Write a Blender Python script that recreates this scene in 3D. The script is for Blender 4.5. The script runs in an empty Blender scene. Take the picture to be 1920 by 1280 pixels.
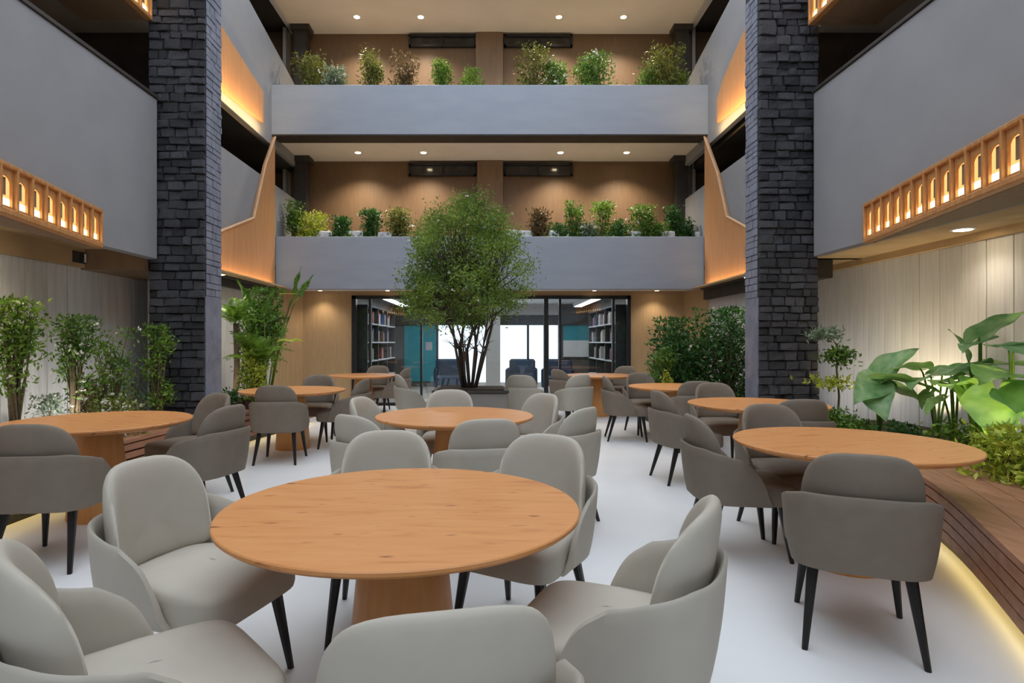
import bpy, math, random
import numpy as np
from mathutils import Vector, Matrix

SC = bpy.context.scene
COL = SC.collection
PI = math.pi

# ------------------------------------------------------------------ camera
EYE = 1.35; FPX = 1120.0; VX = 925.0; HY = 641.0
cam_d = bpy.data.cameras.new('camera'); cam = bpy.data.objects.new('camera', cam_d); COL.objects.link(cam)
cam.location = (0, 0, EYE); cam.rotation_euler = (PI/2, 0, 0)
cam_d.sensor_width = 36; cam_d.lens = FPX/1920*36
cam_d.shift_x = (960-VX)/1920; cam_d.shift_y = (HY-640)/1920
cam_d.clip_start = .05; cam_d.clip_end = 200
SC.camera = cam

# ------------------------------------------------------------------ world and exposure
w = bpy.data.worlds.new('sky'); SC.world = w; w.use_nodes = True
bg = w.node_tree.nodes['Background']
bg.inputs[0].default_value = (.84, .91, 1.0, 1); bg.inputs[1].default_value = 1.45
vs = SC.view_settings
vs.view_transform = 'Standard'; vs.look = 'None'; vs.gamma = 1; vs.use_curve_mapping = False
vs.exposure = 0.72
SC.cycles.max_bounces = 8; SC.cycles.diffuse_bounces = 5; SC.cycles.transparent_max_bounces = 12
SC.cycles.sample_clamp_indirect = 4; SC.cycles.caustics_reflective = False; SC.cycles.caustics_refractive = False

WARM = (1, .85, .66)
def area(name, loc, size, power, color=WARM, rot=(0, 0, 0), size_y=None, shape='RECTANGLE'):
    d = bpy.data.lights.new(name, 'AREA'); d.energy = power; d.color = color
    d.shape = shape if size_y is None else 'RECTANGLE'
    d.size = size
    if d.shape == 'RECTANGLE': d.size_y = size_y or size
    o = bpy.data.objects.new(name, d); COL.objects.link(o); o.location = loc; o.rotation_euler = rot
    return o
def spot(name, loc, power, color=WARM, angle=110, blend=.8, target=None, size=.04):
    d = bpy.data.lights.new(name, 'SPOT'); d.energy = power; d.color = color
    d.spot_size = math.radians(angle); d.spot_blend = blend; d.shadow_soft_size = size
    o = bpy.data.objects.new(name, d); COL.objects.link(o); o.location = loc
    if target is not None:
        o.rotation_euler = (Vector(target)-Vector(loc)).to_track_quat('-Z', 'Y').to_euler()
    return o

# ------------------------------------------------------------------ helpers
def X(px, Y): return (px-VX)/FPX*Y
def Z(py, Y): return EYE+(HY-py)/FPX*Y

def tag(o, label=None, cat=None, group=None, kind=None):
    if label: o['label'] = label
    if cat: o['category'] = cat
    if group: o['group'] = group
    if kind: o['kind'] = kind
    return o
def empty(name, loc, rz=0):
    o = bpy.data.objects.new(name, None); COL.objects.link(o); o.location = loc; o.rotation_euler = (0, 0, rz)
    o.empty_display_size = .1
    return o
def thing(name, label, cat, loc=(0, 0, 0), rz=0, group=None):
    return tag(empty(name, loc, rz), label, cat, group)
def copy_tree(o, parent=None):
    c = o.copy(); COL.objects.link(c)
    if parent: c.parent = parent
    for ch in list(o.children): copy_tree(ch, c)
    return c

class MB:
    def __init__(s): s.v = []; s.f = []
    def add(s, vs_, fs):
        n = len(s.v); s.v += [tuple(p) for p in vs_]; s.f += [tuple(i+n for i in f) for f in fs]; return s
    def box(s, x0, x1, y0, y1, z0, z1):
        return s.add([(x0,y0,z0),(x1,y0,z0),(x1,y1,z0),(x0,y1,z0),(x0,y0,z1),(x1,y0,z1),(x1,y1,z1),(x0,y1,z1)],
                     [(0,3,2,1),(4,5,6,7),(0,1,5,4),(1,2,6,5),(2,3,7,6),(3,0,4,7)])
    def bev(s, x0, x1, y0, y1, z0, z1, b=.01):     # box with chamfered edges
        vs_ = []; 
        for (z, i) in ((z0, b), (z0+b, 0), (z1-b, 0), (z1, b)):
            xs0, xs1, ys0, ys1 = x0+i, x1-i, y0+i, y1-i
            c = b
            vs_ += [(xs0+c,ys0,z),(xs1-c,ys0,z),(xs1,ys0+c,z),(xs1,ys1-c,z),(xs1-c,ys1,z),(xs0+c,ys1,z),(xs0,ys1-c,z),(xs0,ys0+c,z)]
        fs = [tuple(range(7, -1, -1)), tuple(range(24, 32))]
        for r in range(3):
            for k in range(8):
                fs.append((r*8+k, r*8+(k+1)%8, r*8+8+(k+1)%8, r*8+8+k))
        return s.add(vs_, fs)
    def tube(s, pts, rad, n=6, caps=True):
        pts = [Vector(p) for p in pts]
        rad = rad if hasattr(rad, '__len__') else [rad]*len(pts)
        vs_ = []
        ref = Vector((0, 0, 1))
        for i, p in enumerate(pts):
            d = (pts[min(i+1, len(pts)-1)]-pts[max(i-1, 0)])
            d = d.normalized() if d.length > 1e-9 else Vector((0, 0, 1))
            r0 = ref if abs(d.dot(ref)) < .95 else Vector((1, 0, 0))
            a = d.cross(r0).normalized(); b = d.cross(a)
            for k in range(n):
                t = 2*PI*k/n
                vs_.append(p+a*(math.cos(t)*rad[i])+b*(math.sin(t)*rad[i]))
        fs = []
        for i in range(len(pts)-1):
            for k in range(n):
                fs.append((i*n+k, i*n+(k+1)%n, (i+1)*n+(k+1)%n, (i+1)*n+k))
        if caps:
            fs.append(tuple(range(n-1, -1, -1))); fs.append(tuple((len(pts)-1)*n+k for k in range(n)))
        return s.add(vs_, fs)
    def lathe(s, prof, n=48, c=(0, 0, 0)):
        vs_ = []; fs = []
        for (r, z) in prof:
            for k in range(n):
                t = 2*PI*k/n; vs_.append((c[0]+r*math.cos(t), c[1]+r*math.sin(t), c[2]+z))
        for i in range(len(prof)-1):
            for k in range(n): fs.append((i*n+k, i*n+(k+1)%n, (i+1)*n+(k+1)%n, (i+1)*n+k))
        fs.append(tuple(range(n-1, -1, -1))); m = (len(prof)-1)*n
        fs.append(tuple(m+k for k in range(n)))
        return s.add(vs_, fs)
    def prism(s, poly, axis, a0, a1):               # poly in the two other axes, extruded along axis
        n = len(poly); vs_ = []
        for a in (a0, a1):
            for (p, q) in poly:
                vs_.append((a, p, q) if axis == 'x' else (p, a, q) if axis == 'y' else (p, q, a))
        fs = [tuple(range(n)), tuple(range(2*n-1, n-1, -1))]
        for k in range(n): fs.append((k, n+k, n+(k+1)%n, (k+1)%n))
        return s.add(vs_, fs)
    def sweep(s, path, n0, n1, z0, z1):             # rectangle swept along a plan path, n0..n1 along the normal
        vs_ = []; P = [Vector((p[0], p[1])) for p in path]
        for i, p in enumerate(P):
            d = (P[min(i+1, len(P)-1)]-P[max(i-1, 0)]).normalized(); nn = Vector((d.y, -d.x))
            for (o, z) in ((n0, z0), (n1, z0), (n1, z1), (n0, z1)):
                q = p+nn*o; vs_.append((q.x, q.y, z))
        fs = [(3, 2, 1, 0)]
        for i in range(len(P)-1):
            for k in range(4): fs.append((i*4+k, i*4+(k+1)%4, i*4+4+(k+1)%4, i*4+4+k))
        m = (len(P)-1)*4; fs.append((m, m+1, m+2, m+3))
        return s.add(vs_, fs)
    def mesh(s, name, mat, smooth=False, angle=None):
        me = bpy.data.meshes.new(name); me.from_pydata(s.v, [], s.f)
        import bmesh
        bm = bmesh.new(); bm.from_mesh(me); bmesh.ops.recalc_face_normals(bm, faces=bm.faces)
        if smooth and angle:
            for e in bm.edges:
                if len(e.link_faces) == 2 and e.calc_face_angle(0) > math.radians(angle): e.smooth = False
        bm.to_mesh(me); bm.free()
        if smooth:
            me.polygons.foreach_set('use_smooth', [True]*len(me.polygons))
        me.materials.append(mat)
        return me
    def build(s, name, mat, parent=None, smooth=False, angle=None):
        o = bpy.data.objects.new(name, s.mesh(name, mat, smooth, angle)); COL.objects.link(o)
        if parent: o.parent = parent
        return o
def place(name, me, parent=None, loc=(0,0,0), rot=(0,0,0), scale=(1,1,1)):
    o = bpy.data.objects.new(name, me); COL.objects.link(o)
    if parent: o.parent = parent
    o.location = loc; o.rotation_euler = rot; o.scale = scale
    return o
def structure(name, mb, mat, label=None, parent=None, **k):
    o = mb.build(name, mat, parent, **k)
    if parent is None: o['kind'] = 'structure'
    if label: o['label'] = label
    return o

def catmull(pts, n=8):
    P = [Vector((p[0], p[1], 0)) for p in pts]; out = []
    for i in range(len(P)-1):
        p0 = P[max(i-1, 0)]; p1 = P[i]; p2 = P[i+1]; p3 = P[min(i+2, len(P)-1)]
        for k in range(n):
            t = k/n
            q = .5*((2*p1)+(p2-p0)*t+(2*p0-5*p1+4*p2-p3)*t*t+(3*p1-p0-3*p2+p3)*t**3)
            out.append((q.x, q.y))
    out.append((P[-1].x, P[-1].y)); return out

# ------------------------------------------------------------------ materials
def mat(name, c1, c2=None, scale=8, rough=.6, stretch=(1, 1, 1), metallic=0, bump=0, bump_scale=None, spec=.4, lo=.35, hi=.65, detail=4, sheen=0):
    m = bpy.data.materials.new(name); m.use_nodes = True; nt = m.node_tree; b = nt.nodes['Principled BSDF']
    b.inputs['Roughness'].default_value = rough; b.inputs['Metallic'].default_value = metallic
    b.inputs['Specular IOR Level'].default_value = spec
    if sheen: b.inputs['Sheen Weight'].default_value = sheen
    b.inputs['Base Color'].default_value = (*c1, 1)
    if c2 or bump:
        tc = nt.nodes.new('ShaderNodeTexCoord'); mp = nt.nodes.new('ShaderNodeMapping'); mp.inputs['Scale'].default_value = stretch
        nt.links.new(tc.outputs['Object'], mp.inputs[0])
    if c2:
        nz = nt.nodes.new('ShaderNodeTexNoise'); nz.inputs['Scale'].default_value = scale; nz.inputs['Detail'].default_value = detail
        nt.links.new(mp.outputs[0], nz.inputs['Vector'])
        r = nt.nodes.new('ShaderNodeValToRGB'); r.color_ramp.elements[0].position = lo; r.color_ramp.elements[1].position = hi
        r.color_ramp.elements[0].color = (*c1, 1); r.color_ramp.elements[1].color = (*c2, 1)
        nt.links.new(nz.outputs[0], r.inputs[0]); nt.links.new(r.outputs[0], b.inputs['Base Color'])
    if bump:
        nb = nt.nodes.new('ShaderNodeTexNoise'); nb.inputs['Scale'].default_value = bump_scale or scale; nb.inputs['Detail'].default_value = 5
        nt.links.new(mp.outputs[0], nb.inputs['Vector'])
        bp = nt.nodes.new('ShaderNodeBump'); bp.inputs['Strength'].default_value = bump; bp.inputs['Distance'].default_value = .02
        nt.links.new(nb.outputs[0], bp.inputs['Height']); nt.links.new(bp.outputs[0], b.inputs['Normal'])
    return m
def emit(name, c, strength):
    m = bpy.data.materials.new(name); m.use_nodes = True; nt = m.node_tree
    nt.nodes.remove(nt.nodes['Principled BSDF']); e = nt.nodes.new('ShaderNodeEmission')
    e.inputs[0].default_value = (*c, 1); e.inputs[1].default_value = strength
    nt.links.new(e.outputs[0], nt.nodes['Material Output'].inputs[0]); return m
def leafmat(name, dark, light, scale=9, trans=.3, rough=.5):
    m = mat(name, dark, light, scale=scale, rough=rough, lo=.36, hi=.64, detail=3)
    nt = m.node_tree; b = nt.nodes['Principled BSDF']
    tr = nt.nodes.new('ShaderNodeBsdfTranslucent'); mx = nt.nodes.new('ShaderNodeMixShader'); mx.inputs[0].default_value = trans
    src = b.inputs['Base Color'].links[0].from_socket
    nt.links.new(src, tr.inputs[0]); nt.links.new(b.outputs[0], mx.inputs[1]); nt.links.new(tr.outputs[0], mx.inputs[2])
    nt.links.new(mx.outputs[0], nt.nodes['Material Output'].inputs[0]); return m
def glassmat(name, tint=(.93, .96, .97), refl=.07):
    m = bpy.data.materials.new(name); m.use_nodes = True; nt = m.node_tree
    nt.nodes.remove(nt.nodes['Principled BSDF'])
    t = nt.nodes.new('ShaderNodeBsdfTransparent'); t.inputs[0].default_value = (*tint, 1)
    g = nt.nodes.new('ShaderNodeBsdfGlossy'); g.inputs['Roughness'].default_value = .02
    mx = nt.nodes.new('ShaderNodeMixShader'); mx.inputs[0].default_value = refl
    nt.links.new(t.outputs[0], mx.inputs[1]); nt.links.new(g.outputs[0], mx.inputs[2])
    nt.links.new(mx.outputs[0], nt.nodes['Material Output'].inputs[0]); return m

M = dict(
    floor=mat('polished_pale_floor', (.73, .74, .75), (.78, .785, .79), scale=1.6, rough=.34, spec=.35),
    grey_panel=mat('grey_plaster', (.265, .27, .285), (.285, .29, .305), scale=2.5, rough=.75, bump=.03, bump_scale=60),
    pale_panel=mat('pale_blue_grey_fascia', (.285, .325, .39), (.31, .35, .41), scale=1.5, rough=.6, stretch=(1, 1, 4)),
    cream_panel=mat('cream_fluted_panel', (.56, .56, .56), (.66, .66, .655), scale=5, rough=.75, stretch=(6, 6, .35)),
    ochre=mat('ochre_plaster', (.42, .29, .15), (.47, .33, .18), scale=4, rough=.7),
    soffit=mat('cream_soffit', (.74, .68, .62), (.78, .72, .66), scale=2, rough=.7),
    dark=mat('dark_bronze_beam', (.035, .03, .026), (.05, .042, .036), scale=6, rough=.6),
    black=mat('black_metal', (.012, .012, .013), (.02, .02, .021), scale=10, rough=.4),
    balcony_brown=mat('balcony_brown_veneer', (.16, .095, .048), (.185, .112, .058), scale=6, rough=.5, stretch=(5, 5, .5)),
    tile=mat('pale_floor_tile', (.60, .57, .53), (.66, .63, .59), scale=3, rough=.5),  # unseen balcony floors, made pale to bounce light onto the soffits
    brownwall=mat('brown_wood_veneer', (.42, .275, .14), (.47, .315, .165), scale=6, rough=.55, stretch=(5, 5, .5)),
    brownsmooth=mat('brown_pilaster', (.22, .14, .085), (.26, .17, .10), scale=5, rough=.6, stretch=(3, 3, .5)),
    orange=mat('orange_wood_panel', (.50, .245, .105), (.56, .285, .125), scale=5, rough=.5, stretch=(4, 4, .4)),
    lip=mat('light_wood_edge', (.62, .40, .24), (.68, .46, .28), scale=9, rough=.5),
    lantern=mat('lantern_wood', (.46, .21, .07), (.60, .30, .11), scale=12, rough=.45, stretch=(3, 3, 1)),
    bench=mat('bench_red_wood', (.30, .135, .075), (.42, .20, .115), scale=3.5, rough=.42, stretch=(6, 1.2, 6)),
    soil=mat('dark_soil', (.025, .018, .012), (.07, .05, .03), scale=30, rough=.95, bump=.6, bump_scale=60),
    stone=mat('slate_stone', (.026, .027, .033), (.14, .142, .16), scale=26, rough=.8, bump=.9, bump_scale=38),
    mortar=mat('dark_mortar', (.022, .023, .028), (.04, .041, .048), scale=20, rough=.9),
    stoneside=mat('grey_render', (.17, .185, .24), (.235, .25, .31), scale=6, rough=.75, bump=.2, bump_scale=30),
    fabric=mat('pale_greige_upholstery', (.46, .425, .36), (.475, .44, .375), scale=14, rough=.6, spec=.25),
    taupe=mat('shaded_taupe_upholstery', (.195, .160, .125), (.21, .174, .137), scale=14, rough=.7, spec=.25),  # darker copy of the chair fabric; dim side light put into the colour
    leg=mat('black_chair_leg', (.010, .009, .009), (.016, .014, .013), scale=12, rough=.35),
    pebble=mat('pale_stone', (.55, .57, .60), (.70, .71, .72), scale=12, rough=.8),
    bark=mat('dark_bark', (.050, .036, .028), (.10, .075, .055), scale=20, rough=.9, stretch=(1, 1, .3)),
    stem=mat('green_stem', (.10, .20, .03), (.17, .30, .05), scale=9, rough=.5),
    twig=mat('brown_twig', (.10, .075, .04), (.17, .13, .07), scale=20, rough=.9),
    planter=mat('taupe_planter', (.20, .185, .165), (.23, .21, .19), scale=4, rough=.7),
    teal=mat('teal_panel', (.03, .27, .33), (.04, .32, .38), scale=3, rough=.6),
    navy=mat('navy_fabric', (.012, .035, .07), (.016, .045, .085), scale=20, rough=.8),
    white=mat('white_paint', (.72, .72, .71), (.76, .76, .75), scale=4, rough=.6),
    room=mat('grey_room_wall', (.10, .092, .083), (.13, .12, .108), scale=4, rough=.7),
    shelf=mat('dark_shelf', (.03, .03, .034), (.05, .05, .055), scale=8, rough=.5),
    shelfedge=mat('pale_shelf_board', (.45, .46, .48), (.52, .53, .55), scale=8, rough=.5),
    corridor=mat('corridor_grey', (.34, .31, .27), (.38, .35, .31), scale=3, rough=.8),
    pot=mat('dark_clay_pot', (.045, .022, .016), (.08, .035, .025), scale=14, rough=.5),
    concrete=mat('library_floor', (.36, .30, .25), (.42, .35, .30), scale=3, rough=.4),
    glass=glassmat('clear_glass'),
    darkglass=mat('dark_window_glass', (.03, .027, .026), (.06, .055, .05), scale=5, rough=.12),
    white_flower=mat('white_petal', (.75, .73, .66), (.82, .80, .72), scale=9, rough=.6),
    glow=emit('lantern_glow', (1, .52, .17), .85),
    glowhot=emit('lantern_lamp', (1, .70, .32), 3.4),
    lamp=emit('downlight_lamp', (1, .80, .50), 22),
    led=emit('led_strip_yellow', (1, .74, .26), 3.5),
    ledwhite=emit('cool_led_strip', (.95, .97, 1), 4),
)
def vary(m, amt):
    nt = m.node_tree; b = nt.nodes['Principled BSDF']; src = b.inputs['Base Color'].links[0].from_socket
    oi = nt.nodes.new('ShaderNodeObjectInfo'); mr = nt.nodes.new('ShaderNodeMapRange'); mr.inputs['To Min'].default_value = 1-amt; mr.inputs['To Max'].default_value = 1+amt
    nt.links.new(oi.outputs['Random'], mr.inputs['Value'])
    vm = nt.nodes.new('ShaderNodeVectorMath'); vm.operation = 'SCALE'
    nt.links.new(src, vm.inputs[0]); nt.links.new(mr.outputs[0], vm.inputs['Scale']); nt.links.new(vm.outputs[0], b.inputs['Base Color'])
vary(M['stone'], .45); vary(M['cream_panel'], .05)
def wood_top(name, c1, c2, c3):
    m = bpy.data.materials.new(name); m.use_nodes = True; nt = m.node_tree; b = nt.nodes['Principled BSDF']
    b.inputs['Roughness'].default_value = .38; b.inputs['Specular IOR Level'].default_value = .35
    tc = nt.nodes.new('ShaderNodeTexCoord'); mp = nt.nodes.new('ShaderNodeMapping'); mp.inputs['Scale'].default_value = (1.0, 6.5, 6.5)
    nt.links.new(tc.outputs['Object'], mp.inputs[0])
    nz = nt.nodes.new('ShaderNodeTexNoise'); nz.inputs['Scale'].default_value = 3.2; nz.inputs['Detail'].default_value = 7; nz.inputs['Distortion'].default_value = .7
    nt.links.new(mp.outputs[0], nz.inputs['Vector'])
    r = nt.nodes.new('ShaderNodeValToRGB'); e = r.color_ramp.elements
    e[0].position = .28; e[0].color = (*c3, 1); e[1].position = .72; e[1].color = (*c2, 1)
    k = e.new(.43); k.color = (*c1, 1)
    nt.links.new(nz.outputs[0], r.inputs[0])
    mp2 = nt.nodes.new('ShaderNodeMapping'); mp2.inputs['Scale'].default_value = (2.2, 7, 7); nt.links.new(tc.outputs['Object'], mp2.inputs[0])
    kn = nt.nodes.new('ShaderNodeTexNoise'); kn.inputs['Scale'].default_value = 3.6; kn.inputs['Detail'].default_value = 1; nt.links.new(mp2.outputs[0], kn.inputs['Vector'])
    kr = nt.nodes.new('ShaderNodeValToRGB'); kr.color_ramp.elements[0].position = .68; kr.color_ramp.elements[1].position = .78
    nt.links.new(kn.outputs[0], kr.inputs[0])
    mx = nt.nodes.new('ShaderNodeMix'); mx.data_type = 'RGBA'
    nt.links.new(kr.outputs[0], mx.inputs['Factor']); nt.links.new(r.outputs[0], mx.inputs['A']); mx.inputs['B'].default_value = (.26, .085, .025, 1)
    nt.links.new(mx.outputs['Result'], b.inputs['Base Color']); return m
M['table'] = wood_top('table_cherry_wood', (.645, .28, .098), (.70, .325, .12), (.53, .20, .062))
M['pedestal'] = mat('pedestal_wood', (.58, .26, .08), (.65, .31, .10), scale=5, rough=.42, stretch=(6, 6, .6))
L = dict(
    green=leafmat('leaf_green', (.04, .11, .014), (.18, .34, .05)),
    fresh=leafmat('leaf_fresh_green', (.07, .17, .015), (.27, .42, .06)),
    dark=leafmat('leaf_dark_green', (.014, .062, .014), (.07, .20, .04)),
    yellow=leafmat('leaf_yellow_green', (.26, .36, .025), (.62, .66, .09)),  # own yellow of some plants; lamp glow painted in for yellow-lit ones
    olive=leafmat('leaf_olive', (.075, .10, .018), (.26, .28, .055)),
    brown=leafmat('leaf_brown', (.09, .06, .025), (.20, .14, .055)),
    sage=leafmat('leaf_sage', (.10, .16, .09), (.30, .38, .26)),
    tree=leafmat('leaf_tree', (.07, .15, .016), (.31, .43, .08), scale=3, trans=.4),
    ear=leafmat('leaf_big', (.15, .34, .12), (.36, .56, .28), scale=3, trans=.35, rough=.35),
    earlit=leafmat('leaf_big_lit', (.19, .38, .09), (.36, .56, .17), scale=3, trans=.4, rough=.35),  # lit copy of the big leaf, light put into its colour
)

# ================================================================== ROOM
YB = 12.7          # glass wall
XL, XR = -4.38, 4.24
fl = MB().box(-6.2, 6.2, -9.0, YB+.05, -.1, 0); structure('floor', fl, M['floor'], 'pale polished floor of the atrium')
structure('wall_rear', MB().box(-6.2, 6.2, -9.2, -9.0, 0, 8.6), M['grey_panel'])

# ---- side ground-floor walls behind the planting beds (upright cream panels)
def panel_wall(name, x, sgn, y0, y1, z1, step, label):
    root = structure(name, MB().box(min(x+sgn*.03, x+sgn*.2), max(x+sgn*.03, x+sgn*.2), -9.0, y1, 0, z1), M['cream_panel'], label)
    n = int((y1-y0)/step)
    me = MB().bev(min(x, x+sgn*.028), max(x, x+sgn*.028), .004, step-.004, .1, z1, .004).mesh('panel', M['cream_panel'])
    for k in range(n):
        place('panel', me, root, (sgn*random.Random(k).uniform(0, .006), y0+k*step, 0))
    return root
panel_wall('wall_left', -4.85, -1, .3, 9.0, 2.22, .31, 'pale upright panel wall behind the left planting bed')
panel_wall('wall_right', 4.85, 1, .3, 9.2, 2.36, .31, 'pale upright panel wall behind the right planting bed')
structure('trim_1', MB().box(-5.05, -4.80, -9.0, 7.02, 2.22, 2.44), M['ochre'], 'ochre band above the left pale wall')
structure('trim_2', MB().box(4.80, 5.05, -9.0, 9.0, 2.36, 2.46), M['ochre'])
structure('trim_15', MB().box(-6.2, -4.11, 7.02, 9.0, 2.20, 2.44), M['brownsmooth'])
vent = thing('wall_vent', 'small dark slot opening in the ochre band above left wall', 'vent', (-4.80, X(147, 1)*0+6.95, 2.33))
MB().box(-.01, .012, -.14, .14, -.065, .065).build('vent_frame', M['dark'], vent)
MB().box(.012, .02, -.03, .10, -.05, .05).build('vent_opening', M['black'], vent)
MB().box(.02, .03, .03, .05, -.05, .05).build('vent_bar', M['soffit'], vent)

# ---- floor slabs over the side aisles, with their soffits
structure('ceiling_left', MB().box(-6.2, -4.05, -9.0, 7.02, 2.44, 2.70), M['ochre'], 'ochre soffit over the left planting bed')
structure('ceiling_right', MB().box(3.95, 6.2, -9.0, 7.20, 2.44, 2.70).box(4.06, 6.2, 7.2, 9.2, 2.44, 2.70), M['ochre'], 'ochre soffit over the right planting bed')
# ---- tall plain parapets on both sides
structure('wall_left_parapet', MB().bev(-4.06, -3.95, -9.0, 7.02, 2.32, 4.20, .008), M['grey_panel'], 'tall plain grey parapet above the left lantern box')
structure('wall_right_parapet', MB().bev(3.86, 3.97, -9.0, 7.20, 2.38, 4.35, .008), M['grey_panel'], 'tall plain grey parapet above the right lantern box')
structure('trim_3', MB().box(-4.09, -3.93, -9.0, 7.02, 4.20, 4.235), M['dark'])
structure('trim_4', MB().box(3.84, 4.0, -9.0, 7.20, 4.35, 4.385), M['dark'])
# ---- upper corridors behind those parapets
for s, nm in ((-1, 'left'), (1, 'right')):
    a, b = sorted((s*5.5, s*5.7))
    structure('wall_%s_corridor' % nm, MB().box(a, b, -9.0, 13.9, 2.6, 8.6), M['corridor'])
    a, b = sorted((s*4.15, s*5.7))
    structure('ceiling_%s_corridor' % nm, MB().box(a, b, -9.0, 7.75, 5.36, 5.6), M['corridor'])
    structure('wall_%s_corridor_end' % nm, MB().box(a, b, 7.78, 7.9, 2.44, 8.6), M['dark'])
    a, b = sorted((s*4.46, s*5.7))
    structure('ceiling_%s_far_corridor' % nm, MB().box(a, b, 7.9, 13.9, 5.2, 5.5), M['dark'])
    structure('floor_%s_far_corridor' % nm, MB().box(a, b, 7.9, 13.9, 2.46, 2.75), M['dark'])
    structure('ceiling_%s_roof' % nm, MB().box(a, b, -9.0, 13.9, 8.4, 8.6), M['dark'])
    a, b = sorted((s*4.2, s*5.6))
    structure('wall_%s_upper' % nm, MB().box(a, b, -9.0, 6.9, 6.2, 8.6), M['grey_panel'])

# ---- far side parapets: plain grey sheets, orange cut panels, orange lit bays
def yz(px, py, Xp):  # photo point on the plane x = Xp
    Y = abs(Xp)*FPX/abs(px-VX); return (Y, Z(py, Y))
for s, nm, xp in ((-1, 'left', XL), (1, 'right', XR)):
    o = s
    a, b = sorted((xp, xp+s*.10))
    structure('wall_%s_far_parapet' % nm, MB().box(a, b, 7.9, 13.6, 2.9, 4.50), M['grey_panel'], 'plain grey far parapet beyond the %s stone pillar' % nm)
    structure('wall_%s_far_upper' % nm, MB().prism([(7.9, 5.24), (13.6, 5.24), (13.6, 6.95), (7.9, 8.0)], 'x', a, b), M['grey_panel'], 'sloping grey upper side parapet beyond the %s stone pillar' % nm)
    structure('trim_%d' % (5 if s < 0 else 6), MB().box(*sorted((xp-s*.02, xp+s*.25)), 7.9, 12.0, 2.26 if s < 0 else 2.2, 2.44), M['dark'])
    xf = xp-s*.05
    a, b = sorted((xf, xf+s*.045))
    if s < 0:
        poly = [(11.85, 5.42), (11.85, 2.46), (8.0, 2.42), (8.0, 2.62), (9.5, 3.12), (10.78, 3.59), (11.33, 4.70)]
        bay = [(8.2, 5.30), (11.25, 5.48), (11.25, 6.06), (8.2, 6.62)]
    else:
        poly = [(11.85, 5.42), (11.85, 2.50), (8.0, 2.44), (8.0, 2.70), (9.9, 3.26), (10.7, 3.6), (11.15, 4.5)]
        bay = [(8.2, 5.24), (11.2, 5.46), (11.2, 5.90), (10.9, 6.15), (8.2, 7.35)]
    structure('wall_%s_orange_panel' % nm, MB().prism(poly, 'x', a, b), M['orange'], 'orange wood panel with a slanted cut beside the %s end of the balconies' % nm)
    a2, b2 = sorted((xf-s*.012, xf+s*.05))
    cut = poly[3:]+[poly[0]]
    lipm = MB()
    for (p, q) in zip(cut[:-1], cut[1:]):
        lipm.tube([(xf-s*.005, p[0], p[1]), (xf-s*.005, q[0], q[1])], .022, 6)
    structure('trim_%d' % (7 if s < 0 else 8), lipm, M['lip'])
    structure('wall_%s_lit_bay' % nm, MB().prism(bay, 'x', a, b), M['orange'], 'glowing orange wood panel high beyond the %s stone pillar' % nm)
    # shelf with a light strip that washes each panel from below
    structure('trim_%d' % (9 if s < 0 else 10), MB().box(*sorted((xf-s*.10, xf)), 8.0, 11.8, 2.38, 2.42), M['dark'])
    area('panel_wash', (xf-s*.085, 9.9, 2.43), .03, 9, (1, .68, .34), (PI, s*.2, 0), 3.6)
    area('panel_wash', (xf-s*.16, 9.7, 5.22), .05, 17, (1, .66, .28), (PI, s*.35, 0), 2.9)
    # ground floor wall under it
    xw = -4.45 if s < 0 else 4.33
    structure('wall_%s_far' % nm, MB().box(*sorted((xw, xw+s*.15)), 7.95 if s < 0 else 8.95, 12.05, 0, 2.3), M['cream_panel'], 'pale ground floor wall beyond the %s stone pillar' % nm)
    structure('wall_%s_wing' % nm, MB().prism([(xw, 12.0), (xw+s*.12, 12.05), (s*4.2, YB+.12), (s*4.05, YB)], 'z', 0, 2.44), M['brownwall'])

structure('wall_right_return', MB().box(4.34, 5.4, 9.2, 9.3, 0, 2.6), M['cream_panel'])
structure('wall_left_return', MB().box(-5.4, -4.46, 9.0, 9.1, 0, 2.6), M['cream_panel'])
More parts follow.
